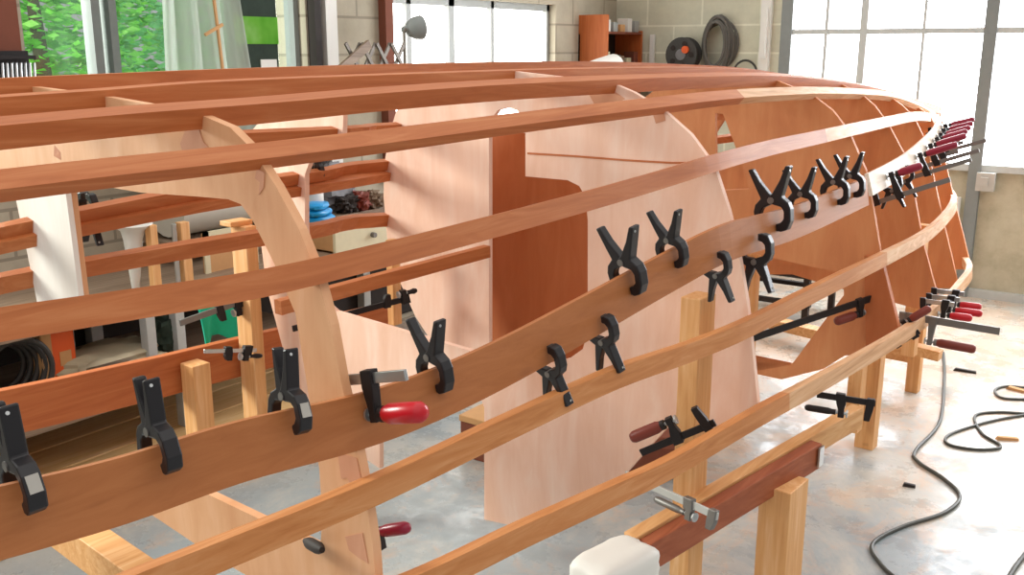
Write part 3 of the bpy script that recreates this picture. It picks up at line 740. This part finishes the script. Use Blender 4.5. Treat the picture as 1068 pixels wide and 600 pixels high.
# ------------------------------------------------------------------ floor things
def cable(name, label, pts, r, z=None, mat='cord', cat='cable'):
    P = catmull([flr(x, y, r) for x, y in pts], 8)
    return tag(MB().tube(P, r, 8).build(name, M[mat], smooth=True), label, cat)
cable('power_cable', 'long dark cable winding over the floor from under the bow', [(984, 368), (985, 395), (980, 440), (955, 470), (958, 482), (985, 500), (1001, 518), (985, 535), (940, 550), (910, 568), (920, 590), (945, 612)], .008)
cable('cable_loop', 'thin dark cable crossing itself in a loop on bright floor', [(1075, 432), (1040, 430), (1017, 434), (1024, 452), (1044, 466), (1020, 469), (990, 464), (988, 455), (1010, 446), (1040, 438), (1075, 432)], .007)
cable('cable_loop', 'small dark cable end loop on floor near the garage door', [(1075, 405), (1050, 403), (1038, 407), (1045, 415), (1075, 417)], .007)
cable('power_cable', 'dark cable at the bottom corner of the bright floor', [(1050, 606), (1060, 590), (1072, 575)], .009)
for i, (x, y, l, w, a, lab) in enumerate(((1006, 388, .12, .02, .1, 'thin dark wood offcut on floor beside the long cable'), (948, 508, .05, .015, .2, 'tiny wood offcut inside the bend of the long cable'), (1050, 459, .10, .02, .5, 'pale wood chip beside the crossed cable loop'), (1062, 408, .12, .03, -.2, 'tan wood offcut lying over the small cable loop'))):
    q = flr(x, y)
    m = Matrix.Translation(q) @ Matrix.Rotation(a, 4, 'Z')
    tag(MB().prism([(-l / 2, 0), (l / 2, 0), (l / 2, .012), (-l / 2 * .8, .016)], -w / 2, w / 2).build('wood_offcut', M['dark' if i < 2 else 'tan_card'], m=m), lab, 'offcut', 'wood offcuts on the floor')
# boards stacked along the window wall
for i, X in enumerate((-3.96, -3.71, -3.46)):
    z0 = .0
    tag(MB().box((X - .12, .9, z0), (X + .12, 3.7 - .1 * i, z0 + .15)).build('timber_board', M['lumber'], bevel=.004), ['yellow timber board on floor deepest under the workbench', 'yellow timber board on floor, middle of the three side by side', 'yellow timber board on floor nearest the boat'][i], 'board', 'timber boards on the floor')
q = flr(690, 482)
tag(blob(Vector((q.x, q.y, .10)), (.16, .2, .10), Matrix.Rotation(.4, 3, 'Z'), 2, .05, 5, 9).build('brown_crate', M['brick_red'], bevel=.003), 'dark brown low crate on floor behind the pale bulkhead', 'crate')
q = flr(519, 473)
o = tag(empty('carton', q), 'brown carton with tan lid on floor beyond the doorway bulkhead', 'carton')
MB().box((-.12, -.12, 0), (.12, .12, .17)).build('body', M['brick_red'], o, bevel=.004)
MB().box((-.125, -.125, .17), (.125, .125, .20)).build('lid', M['tan_card'], o, bevel=.004)
# low steel trolley beyond the boat
q = flr(845, 335)
tr = tag(empty('steel_trolley', (q.x - .35, q.y + .1, 0)), 'low dark steel trolley on the floor beyond the arched bulkhead', 'trolley')
MB().box((-.75, -.3, .33), (.4, .3, .37)).build('top', M['dark'], tr, bevel=.004)
MB().box((-.75, -.3, .14), (.4, -.26, .17)).box((-.75, .26, .14), (.4, .3, .17)).build('rail', M['dark'], tr)
for x in (-.72, -.2, .37):
    for y in (-.28, .28): MB().box((x - .02, y - .02, 0), (x + .02, y + .02, .33)).build('leg', M['dark'], tr)
tag(blob(Vector((q.x - .75, q.y + .15, .44)), (.14, .12, .07), Matrix(), 2, .2, 6, 3).build('green_sack', M['leaf2'], smooth=True), 'small green sack lying on the low steel trolley', 'sack')

# ------------------------------------------------------------------ bench along the window wall
BZ = .76
bench = tag(empty('workbench', (-3.9, 3.3, 0)), 'long wooden workbench along the window wall behind the boat', 'workbench')
bm_ = Matrix.Translation((3.9, -3.3, 0))
MB().box((LX + .02, 1.0, BZ - .05), (-3.60, 5.6, BZ)).build('worktop', M['bench'], bench, bm_, bevel=.004)
MB().box((LX + .05, 1.0, .39), (-3.42, 3.4, .42)).build('shelf', M['bench'], bench, bm_, bevel=.004)
for y in (1.1, wall_l(157, 350, -3.56).y, wall_l(188, 350, -3.56).y, 4.4, 5.5):
    MB().box((-3.60, y - .022, .151 if y < 3 else 0), (-3.55, y + .022, BZ)).build('leg', M['light_grey'], bench, bm_, bevel=.002)
    MB().box((LX + .04, y - .03, 0), (LX + .1, y + .03, BZ - .05)).build('leg', M['light_grey'], bench, bm_, bevel=.002)
MB().box((LX + .02, 3.25, BZ), (-3.92, 4.5, BZ + .12)).build('riser', M['bench'], bench, bm_, bevel=.003)
MB().box((LX + .01, 1.0, .05), (LX + .03, 5.6, BZ - .06)).build('back_board', M['dark'], bench, bm_)
# drawer under the worktop
a = wall_l(392, 245, -3.6); b_ = wall_l(350, 258, -3.6)
dr = tag(empty('drawer_box', (-3.75, (a.y + b_.y) / 2, BZ)), 'cream drawer box with round knob standing on the workbench', 'drawer')
hw = (a.y - b_.y) / 2
MB().box((-.15, -hw, 0), (.13, hw + .1, .012)).box((-.15, -hw, 0), (-.135, hw + .1, .11)).box((-.15, -hw, 0), (.13, -hw + .015, .11)).box((-.15, hw + .085, 0), (.13, hw + .1, .11)).build('case', M['tan_card'], dr, bevel=.002)
MB().box((.13, -hw, 0), (.15, hw + .1, .125)).build('front', M['cream'], dr, bevel=.003)
MB().tube([(.15, hw - .03, .06), (.175, hw - .03, .06)], .014, 10).build('knob', M['dull_steel'], dr)
# things on the bench
def onb(x, y, X=-4.0): return wall_l(x, y, X)
q = onb(327, 220)
tag(MB().lathe([(.06, 0), (.06, .17), (.02, .17), (.02, .165)], Matrix.Translation((q.x, q.y, BZ + .12)), 20).build('paper_roll', M['white_plastic'], smooth=True), 'white paper roll standing on the workbench', 'paper roll')
q = onb(331, 226, -3.88)
o = tag(empty('glove_pack', (q.x, q.y, BZ + .12)), 'bright blue pack of folded film lying before the white paper roll', 'pack')
for i in range(3):
    blob(Vector((.005 * i, -.01 * i, .02 + .036 * i)), (.06, .10 - .01 * i, .020), Matrix.Rotation(.2 * i, 3, 'Z'), 2, .15, 6, 4).build('fold', M['blue'], o, smooth=True)
q = onb(350, 205, -4.1)
tag(blob(Vector((q.x, q.y, BZ + .25)), (.10, .19, .13), Matrix.Rotation(.3, 3, 'Z'), 3, .5, 7, 2.2).build('grey_tarpaulin', M['grey_tarp'], smooth=True), 'crumpled grey tarpaulin heaped on the workbench behind the paper roll', 'tarpaulin')
for i, (x, y, s, mt, lab) in enumerate(((362, 222, .062, 'dark', 'dark shoe-like tool on workbench nearest the grey tarpaulin'), (375, 218, .066, 'brown_handle', 'brown rag bundle in the middle of the cluttered workbench'), (389, 220, .062, 'bench', 'tan rag bundle at the forward end of workbench clutter'))):
    q = onb(x, y, -3.97)
    tag(blob(Vector((q.x, q.y, BZ + .12 + s * .8)), (s * .9, s * 1.15, s * .8), Matrix.Rotation(.7 * i, 3, 'Z'), 3, .6, 9, 2.4).build('rag_bundle', M[mt], smooth=True), lab, 'rag')
# pale rolled sheet
a = wall_l(183, 238, -4.1); b_ = wall_l(262, 222, -4.1)
tag(MB().box((LX, a.y - .1, .86), (-3.98, b_.y + .2, .885)).build('wall_shelf', M['bench'], bevel=.002), 'narrow wall shelf under the thick pale rolled sheet', 'shelf')
tag(MB().tube([(-4.1, a.y - .05, 1.045), (-4.1, b_.y + .16, 1.045)], .15, 22).build('sheet_roll', M['grey_roll'], smooth=True), 'thick pale grey rolled sheet lying along the workbench', 'roll')
# white funnel shape hanging
q = onb(136, 243, -3.72)
tag(MB().lathe([(.014, 0), (.04, .24), (.05, .28), (.085, .31), (.08, .315), (.01, .30)], Matrix.Translation((q.x, q.y, BZ + .0)) @ Matrix.Rotation(.06, 4, 'Y'), 20).build('funnel', M['white_plastic'], smooth=True), 'white plastic funnel standing on the workbench edge', 'funnel')
for x0, y0, w, mt, nm, lab in ((160, 235, .035, 'pine', 'timber_upright', 'thin brown timber upright standing on the workbench'), (193, 232, .045, 'pine', 'timber_upright', 'pale timber upright standing on the workbench beside the steel tube'), (184, 234, .018, 'steel', 'steel_tube', 'slim steel tube standing between two timber uprights')):
    a = wall_l(x0, y0, -3.62)
    m = MB().box((-3.66, a.y - w / 2, BZ), (-3.62, a.y + w / 2, a.z)) if nm != 'steel_tube' else MB().tube([(-3.64, a.y, BZ), (-3.64, a.y, a.z)], .012, 10)
    tag(m.build(nm, M[mt], bevel=.002), lab, 'upright' if nm != 'steel_tube' else 'tube')
a = wall_l(204, 245, -3.9); b_ = wall_l(243, 270, -3.9)
o = tag(empty('picture_board', (-3.8, (a.y + b_.y) / 2, BZ)), 'tan framed board leaning on the wall under the rolled sheet', 'board')
MB().box((-.0, -.15, 0), (.02, .15, .19)).build('panel', M['tan_card'], o)
MB().box((.02, -.16, 0), (.03, -.13, .20)).box((.02, .13, 0), (.03, .16, .20)).box((.02, -.16, .175), (.03, .16, .20)).build('frame', M['cream'], o)
# things on the lower shelf
SZ = .42
q = wall_l(10, 385, -3.72)
o = tag(empty('hose_coil', (q.x, q.y, SZ)), 'coil of black hose on the lower bench shelf by the orange carton', 'hose')
for k in range(5):
    r = .095 + .010 * k
    MB().tube([(.03 * math.sin(k * 2.0), r * math.cos(t_ * math.pi / 16), .17 + r * math.sin(t_ * math.pi / 16)) if False else (.035 * (k - 2), r * math.cos(t_ * math.pi / 16), -.0 + .148 + r * math.sin(t_ * math.pi / 16)) for t_ in range(32)], .012, 8, True).build('turn', M['rubber'], o, smooth=True)
q = wall_l(66, 375, -3.62)
o = tag(empty('orange_carton', (-3.70, q.y + .02, SZ)), 'orange carton with tan side standing on lower bench shelf', 'carton')
MB().box((-.06, -.07, 0), (.02, .07, .27)).build('box', M['orange_card'], o, bevel=.003)
MB().box((-.06, -.074, .0), (.022, -.0705, .27)).box((.0205, -.0705, .0), (.0235, -.03, .27)).build('side', M['tan_card'], o)
MB().box((.0205, .0, .12), (.0225, .05, .18)).build('tape_patch', M['tan_card'], o)
for x, y, X, sz, mt, nm, lab in ((112, 372, -3.72, (.16, .22, .065), 'beige_cloth', 'folded_cloth', 'beige folded cloth heap on the lower bench shelf'), (128, 388, -3.50, (.08, .2, .045), 'purple_cloth', 'folded_cloth', 'dark purple cloth heap in front of beige cloth'), (173, 365, -3.66, (.08, .07, .11), 'green_bag', 'fabric_bag', 'dark green fabric bag on lower bench shelf')):
    q = wall_l(x, y, X)
    tag(blob(Vector((X, q.y, SZ + sz[2] * 1.12)), sz, Matrix(), 3, .35, 8, 3).build(nm, M[mt], smooth=True), lab, 'cloth' if 'cloth' in nm else 'bag')
# teal cloth clamped to the jig post
q = at_b(228, 330, -2.9)
tc = MB()
nx, nz = 9, 8
vs = []
for i in range(nx):
    for j in range(nz):
        u, v = i / (nx - 1), j / (nz - 1)
        vs.append((-2.86 + .025 * math.sin(u * 9 + v * 2), q.y - .115 + .20 * u + .02 * v, q.z + .085 - (.19 - .05 * math.sin(u * 5)) * v))
fs = [(i * nz + j, (i + 1) * nz + j, (i + 1) * nz + j + 1, i * nz + j + 1) for i in range(nx - 1) for j in range(nz - 1)]
tc.add(vs, fs)
o = tc.build('teal_cloth', M['teal'], m=B2W, smooth=True, angle=180)
so = o.modifiers.new('thick', 'SOLIDIFY'); so.thickness = .006
tag(o, 'teal green cloth hanging from clamp bar beside the pine jig post', 'cloth')
q = at_b(243, 327, -2.66)
bar_clamp('dark bar clamp beside the teal cloth on the jig post', q, (.05, 1, .12), (0, 0, 1), gap=.03, depth=.03, bar_in=.16, bar_out=.06, hl=.04, hr=.01, handle='black_metal', bar='dull_steel')
q = at_b(250, 372, -2.6)
bar_clamp('slim steel clamp on the far rail below the teal cloth', q, (.1, 1, -.2), (0, .2, 1), gap=.03, depth=.02, bar_in=.10, bar_out=.06, hl=.04, hr=.008, handle='black_metal', bar='steel', bw=.012)
q = at_s(415, 308, 2.33)
bar_clamp('dark bar clamp on the short jig post behind the ring frame', q, (.3, .9, .1), (0, 0, -1), gap=.03, depth=.02, bar_in=.36, bar_out=.04, hl=.03, hr=.010, handle='black_metal', bar='black_metal')
# far clamp on the far stringers
q = at_s(92, 215, 1.30)
spring_clamp('black spring clamp hanging from the far side battens behind the white arm', B2W @ Matrix.Translation(q + Vector((0, 0, -.03))) @ Matrix.Rotation(math.pi, 4, 'Y') @ Matrix.Scale(.9, 4), group='spring clamps on the far battens')
q = at_s(330, 178, 2.12)
spring_clamp('black spring clamp on the far battens seen past the half bulkhead', B2W @ Matrix.Translation(q + Vector((0, 0, .02))) @ Matrix.Scale(.7, 4), group='spring clamps on the far battens')

# ------------------------------------------------------------------ things at the window wall
# plastic film hanging before the window
film = MB(); nx, nz = 26, 10; vs = []
for i in range(nx):
    for j in range(nz):
        u, v = i / (nx - 1), j / (nz - 1)
        yl = wall_l(178 - 14 * v, 60, -4.12).y; yr = wall_l(238 + 32 * v, 60, -4.12).y
        vs.append((-4.12 + .03 * math.sin(u * 21 + v) + .02 * math.sin(u * 47), yl + (yr - yl) * u, 2.6 - 1.42 * v))
film.add(vs, [(i * nz + j, (i + 1) * nz + j, (i + 1) * nz + j + 1, i * nz + j + 1) for i in range(nx - 1) for j in range(nz - 1)])
o = tag(film.build('plastic_sheet', M['film'], smooth=True, angle=180), 'milky translucent plastic sheet hanging before the garden window', 'plastic sheet')
so = o.modifiers.new('thick', 'SOLIDIFY'); so.thickness = .002
a = wall_l(226, 0, -4.05); b_ = wall_l(244, 78, -4.05)
o = tag(empty('wooden_cross', (-4.05, b_.y, b_.z)), 'thin wooden stick with cross piece standing before the plastic sheet', 'stick')
MB().bar((0, 0, BZ - b_.z), (0, a.y - b_.y - .03, .55), .012, .012).build('stick', M['tan_card'], o)
c = wall_l(222, 32, -4.04)
MB().bar((.012, c.y - b_.y - .05, c.z - b_.z - .02), (.012, c.y - b_.y + .06, c.z - b_.z + .03), .012, .014).build('cross_piece', M['tan_card'], o)
c = wall_l(262, 24, -4.2)
o = tag(empty('garden_chair_cushion', (-4.2, c.y, 1.3)), 'green and grey stack of panels standing in the garden window beside plastic sheet', 'panels')
o.name = 'panel_stack'
MB().box((-.03, -.15, 0), (.03, .15, .9)).build('board', M['green_bag'], o, bevel=.004)
MB().box((.03, -.14, .52), (.036, .15, .66)).build('band', M['leaf'], o)
MB().box((.03, .02, .36), (.036, .13, .44)).build('tag', M['white_plastic'], o)
# tool rack at the left
y0 = wall_l(-20, 65, -4.2).y; y1 = wall_l(33, 65, -4.2).y
zr0 = wall_l(15, 82, -4.2).z; zr1 = wall_l(15, 53, -4.2).z
o = tag(empty('tool_rack', (-4.2, (y0 + y1) / 2, zr0)), 'black rack of short tools with pale handles beside garden window', 'tool rack')
mm = Matrix.Translation(-o.location)
MB().box((LX, y0, zr0 - .1), (-4.22, y1, zr1)).box((-4.22, y0, zr0 - .1), (-4.14, y1, zr0 - .07)).box((-4.22, y0, zr1 - .035), (-4.16, y1, zr1 - .02)).build('rack', M['black_metal'], o, mm)
n = 11
for k in range(n):
    y = y0 + (y1 - y0) * (k + .5) / n
    t_ = tag(MB().tube([(-4.17, y, zr0 - .065), (-4.17, y, zr0 + .02), (-4.17, y + .004, zr1 - .05)], [.004, .006, .005], 8).build('chisel', M['steel'], smooth=True), 'pale handled chisel standing in the black wall rack', 'chisel', 'chisels in the black rack')
# scissor lamp
h = wall_l(430, 30, -3.98)
lp = tag(empty('wall_lamp', wall_l(362, 66, -3.98)), 'grey lamp on a zigzag scissor arm in front of bright window', 'lamp')
mm = Matrix.Translation(-lp.location)
A0 = wall_l(360, 70, -3.98); A1 = wall_l(422, 58, -3.98)
N = 4
for k in range(N):
    y_a = A0.y + (A1.y - A0.y) * k / N; y_b = A0.y + (A1.y - A0.y) * (k + 1) / N
    zz = A0.z + .02
    MB().bar((-3.98, y_a, zz - .07), (-3.98, y_b, zz + .11), .012, .02).build('arm', M['lamp_iron'], lp, mm)
    MB().bar((-3.97, y_a, zz + .11), (-3.97, y_b, zz - .07), .012, .02).build('arm', M['lamp_iron'], lp, mm)
MB().bar(wall_l(356, 72, -3.95), wall_l(385, 46, -3.95), .02, .05).build('bracket', M['bench'], lp, mm)
MB().tube([(-3.98, A1.y, A0.z - .07), (-3.98, A1.y + .0, h.z - .02), (-3.98, h.y - .06, h.z)], .008, 8).build('stem', M['lamp_iron'], lp, mm)
dirv = Vector((.35, 1, .12)).normalized()
rot = dirv.to_track_quat('Z', 'Y').to_matrix().to_4x4()
MB().lathe([(.016, -.055), (.022, -.02), (.045, -.008), (.066, .03), (.072, .075), (.068, .074), (.060, .03), (.03, .0)], Matrix.Translation(Vector((-3.98, h.y - .02, h.z))) @ rot, 24).build('lamp_shade', M['old_grey'], lp, mm, smooth=True)
# dim wall panel with conduits near corner: cabinet
ca = wall_l(634, 15, -4.03); cb = wall_l(671, 30, -4.03)
c0y, c1y = ca.y, min(cb.y, FY - .02)
czt = ca.z; cz0 = 1.2
cab = tag(empty('shelf_cabinet', (-4.15, (c0y + c1y) / 2, cz0)), 'orange wooden shelf cabinet on the wall in the room corner', 'cabinet')
mm = Matrix.Translation(-cab.location)
MB().box((LX, c0y, cz0), (-4.03, c0y + .02, czt)).build('side_panel', M['cab'], cab, mm)
MB().box((LX, c1y - .02, cz0), (-4.03, c1y, czt - .12)).build('side_panel', M['cab'], cab, mm)
MB().box((LX, c0y, cz0), (LX + .015, c1y, czt - .15)).build('back', M['dark'], cab, mm)
shz = [cz0, czt - .42, czt - .15]
for z in shz: MB().box((LX, c0y + .02, z), (-4.03, c1y - .02, z + .018)).build('shelf', M['brick_red'], cab, mm)
random.seed(3)
cols = ['tan_card', 'cream', 'white_plastic', 'brick_red', 'grey_paint', 'bench']
descr = ['tan', 'cream', 'white', 'dark red', 'grey', 'brown']
for zi, z in enumerate(shz):
    for k in range(5):
        y = c0y + .07 + (c1y - c0y - .12) * k / 4
        j = (k * 2 + zi) % 6
        hh = .06 + .05 * ((k * 7 + zi * 3) % 4) / 3
        tag(MB().box((-4.16, y - .04, z + .018), (-4.06, y + .035, z + .018 + hh)).build('small_box', M[cols[j]], bevel=.003),
            '%s small box on the %s shelf of the corner cabinet, %s from the window' % (descr[j], ['lowest', 'middle', 'top'][zi], ['first', 'second', 'third', 'fourth', 'fifth'][k]), 'box', 'small boxes in the corner cabinet')
# white curved board end and green bottle below cabinet
q = wall_l(632, 66, -3.9)
tag(MB().tube([(-3.9, q.y - .20, 1.625), (-3.9, q.y - .05, 1.64), (-3.9, q.y + .12, 1.655)], [.08, .09, .10], 16).build('cardboard_tube', M['white_plastic'], smooth=True), 'white cardboard tube lying below the corner cabinet', 'tube')
# far wall hangings
q = wall_f(713, 57, FY - .1)
reel = tag(empty('cable_reel', q), 'black cable reel with orange hub hanging on the pale block wall', 'reel')
mx = Matrix.Rotation(math.pi / 2, 4, 'X')
MB().lathe([(.05, -.05), (.14, -.05), (.14, -.04), (.10, -.035), (.10, .035), (.14, .04), (.14, .05), (.05, .05)], mx, 28).build('drum', M['rubber'], reel, smooth=True)
MB().lathe([(.045, .045), (.045, .062), (.02, .066)], mx, 16).build('hub', M['grey_tarp'], reel)
MB().lathe([(.03, 0), (.03, .02), (.01, .022)], Matrix.Translation((.04, -.05, .04)) @ mx, 14).build('plug', M['orange_card'], reel)
for k in range(5):
    a_ = k * 2 * math.pi / 5
    MB().lathe([(.022, 0), (.022, .004)], Matrix.Translation((.09 * math.cos(a_), -.05, .09 * math.sin(a_))) @ mx, 12).build('slot', M['dark'], reel)
q = wall_f(747, 46, FY - .08)
coil = tag(empty('cable_coil', q), 'large oval coil of black cable hanging on the pale block wall', 'cable coil')
for k in range(9):
    a_, b2 = .085 + .008 * k, .17 + .010 * ((k * 2) % 7)
    MB().tube([(a_ * math.cos(t_ * math.pi / 16) + .006 * (k % 3), .012 * (k - 3), b2 * math.sin(t_ * math.pi / 16) - .01 * (k % 2)) for t_ in range(32)], .011, 8, True).build('turn', M['coil'], coil, smooth=True)
MB().bar((0, .02, .22), (0, .08, .23), .015, .015).build('hook', M['dull_steel'], coil)
q = wall_f(777, 75, FY - .06)
tag(MB().tube([(q.x + .10 * math.cos(t_ * math.pi / 14), q.y, q.z + .11 * math.sin(t_ * math.pi / 14) - .02) for t_ in range(28)], .009, 8, True).build('hose_ring', M['rubber'], smooth=True), 'thin black hose ring hanging low beside the oval cable coil', 'hose')
a = wall_f(680, 36, FY - .04)
tag(MB().box((a.x - .02, FY - .04, .0), (a.x + .02, FY - .01, a.z)).build('timber_stick', M['white_plastic'], bevel=.002), 'thin pale stick standing against block wall beside cabinet', 'stick')
for k, (x, y) in enumerate(((668, 62), (661, 66))):
    q = wall_f(x, y, FY - .3)
    tag(MB().lathe([(.03, 0), (.03, .14), (.014, .17), (.014, .20), (.006, .205)], Matrix.Translation((q.x - .5 + .3, q.y, 1.54)), 14).build('bottle', M['white_plastic' if k else 'steel'], smooth=True), ['grey spray bottle below the corner cabinet', 'white spray bottle below the corner cabinet'][k], 'bottle')
# shelf that carries the bottles and tube
tag(MB().box((LX, 6.75, 1.50), (-3.62, FY - .02, 1.54)).build('wall_shelf', M['bench'], bevel=.003), 'brown wall shelf in the corner behind the boat', 'shelf')

# ------------------------------------------------------------------ garden outside
def tree(name, label, c, r, n, mat, trunk_h):
    o = tag(empty(name, (c[0], c[1], -.12)), label, 'tree', 'trees outside the window')
    mb = MB()
    for _ in range(n):
        while True:
            p = Vector((random.uniform(-1, 1), random.uniform(-1, 1), random.uniform(-1, 1)))
            if p.length < 1: break
        p = Vector((p.x * r[0], p.y * r[1], c[2] + p.z * r[2] + .12))
        s = random.uniform(.05, .11)
        q = Vector((random.gauss(0, 1), random.gauss(0, 1), random.gauss(0, 1))).to_track_quat('X', 'Z').to_matrix() if False else Matrix.Rotation(random.uniform(0, 6.3), 3, 'Z') @ Matrix.Rotation(random.uniform(-1.2, 1.2), 3, 'X')
        mb.add([p + q @ Vector(v) * s for v in ((-.5, 0, 0), (0, -.3, .06), (.6, 0, 0), (0, .3, .06))], [(0, 1, 2, 3)])
    mb.build('crown', M[mat], o)
    MB().tube([(0, 0, 0), (.04, .03, trunk_h * .5), (0, 0, trunk_h)], [.09, .07, .04], 10).build('trunk', M['bark'], o, smooth=True)
random.seed(5)
hb = MB()
for _ in range(7000):
    p = Vector((-9.3 + random.uniform(-.35, .35), random.uniform(2.5, 12.5), random.uniform(-.1, 3.1)))
    q = Matrix.Rotation(random.uniform(0, 6.3), 3, 'Z') @ Matrix.Rotation(random.uniform(-1.2, 1.2), 3, 'X')
    sz = random.uniform(.16, .3)
    hb.add([p + q @ Vector(v) * sz for v in ((-.5, 0, 0), (0, -.3, .06), (.6, 0, 0), (0, .3, .06))], [(0, 1, 2, 3)])
tag(hb.build('garden_hedge', M['leaf']), 'tall bright green hedge across the garden outside the window', 'hedge', kind='stuff')
random.seed(11)
tree('garden_tree', 'leafy bright green tree outside, behind the aft pane of garden window', (-7.0, 4.0, 2.2), (.8, .85, 1.5), 3600, 'leaf', 2.4)
tree('garden_tree', 'leafy green tree outside, behind the plastic sheet', (-7.3, 5.8, 2.1), (.8, .85, 1.5), 3000, 'leaf2', 2.4)
tree('garden_tree', 'leafy green tree outside, behind the forward pane of garden window', (-6.9, 7.55, 2.3), (.8, .85, 1.5), 3000, 'leaf', 2.4)

# ------------------------------------------------------------------ light
w = bpy.data.worlds.new('sky'); scene.world = w; w.use_nodes = True
nt = w.node_tree; bg = nt.nodes['Background']
tc = nt.nodes.new('ShaderNodeTexCoord'); sp = nt.nodes.new('ShaderNodeSeparateXYZ'); rp = nt.nodes.new('ShaderNodeValToRGB')
nt.links.new(tc.outputs['Generated'], sp.inputs[0]); nt.links.new(sp.outputs['Z'], rp.inputs['Fac']); nt.links.new(rp.outputs['Color'], bg.inputs[0])
rp.color_ramp.elements[0].position = .15; rp.color_ramp.elements[0].color = (.25, .24, .235, 1)
rp.color_ramp.elements[1].position = .9; rp.color_ramp.elements[1].color = (1.0, .96, .92, 1)
bg.inputs[1].default_value = 1.62
def area(name, loc, target, sx, sy, power, color=(1, 1, 1)):
    l = bpy.data.lights.new(name, 'AREA'); l.shape = 'RECTANGLE'; l.size = sx; l.size_y = sy; l.energy = power; l.color = color
    o = bpy.data.objects.new(name, l); COL.objects.link(o); o.location = loc
    o.rotation_euler = (Vector(target) - Vector(loc)).to_track_quat('-Z', 'Y').to_euler(); return o
area('daylight_window', (-5.6, .5, 2.6), (-2.2, 2.4, 1.0), 1.6, 1.4, 430, (1, .955, .90))

# ------------------------------------------------------------------ camera
cam = bpy.data.cameras.new('camera'); co = bpy.data.objects.new('camera', cam); COL.objects.link(co)
cam.sensor_width = 36; cam.lens = F / 1068 * 36; cam.sensor_fit = 'HORIZONTAL'; cam.clip_start = .02
co.location = (0, 0, EYE); co.rotation_euler = (math.pi / 2 - PITCH, 0, ROOM)
scene.camera = co
vs_ = scene.view_settings
vs_.view_transform = 'Standard'; vs_.look = 'None'; vs_.gamma = 1; vs_.exposure = 0; vs_.use_curve_mapping = False
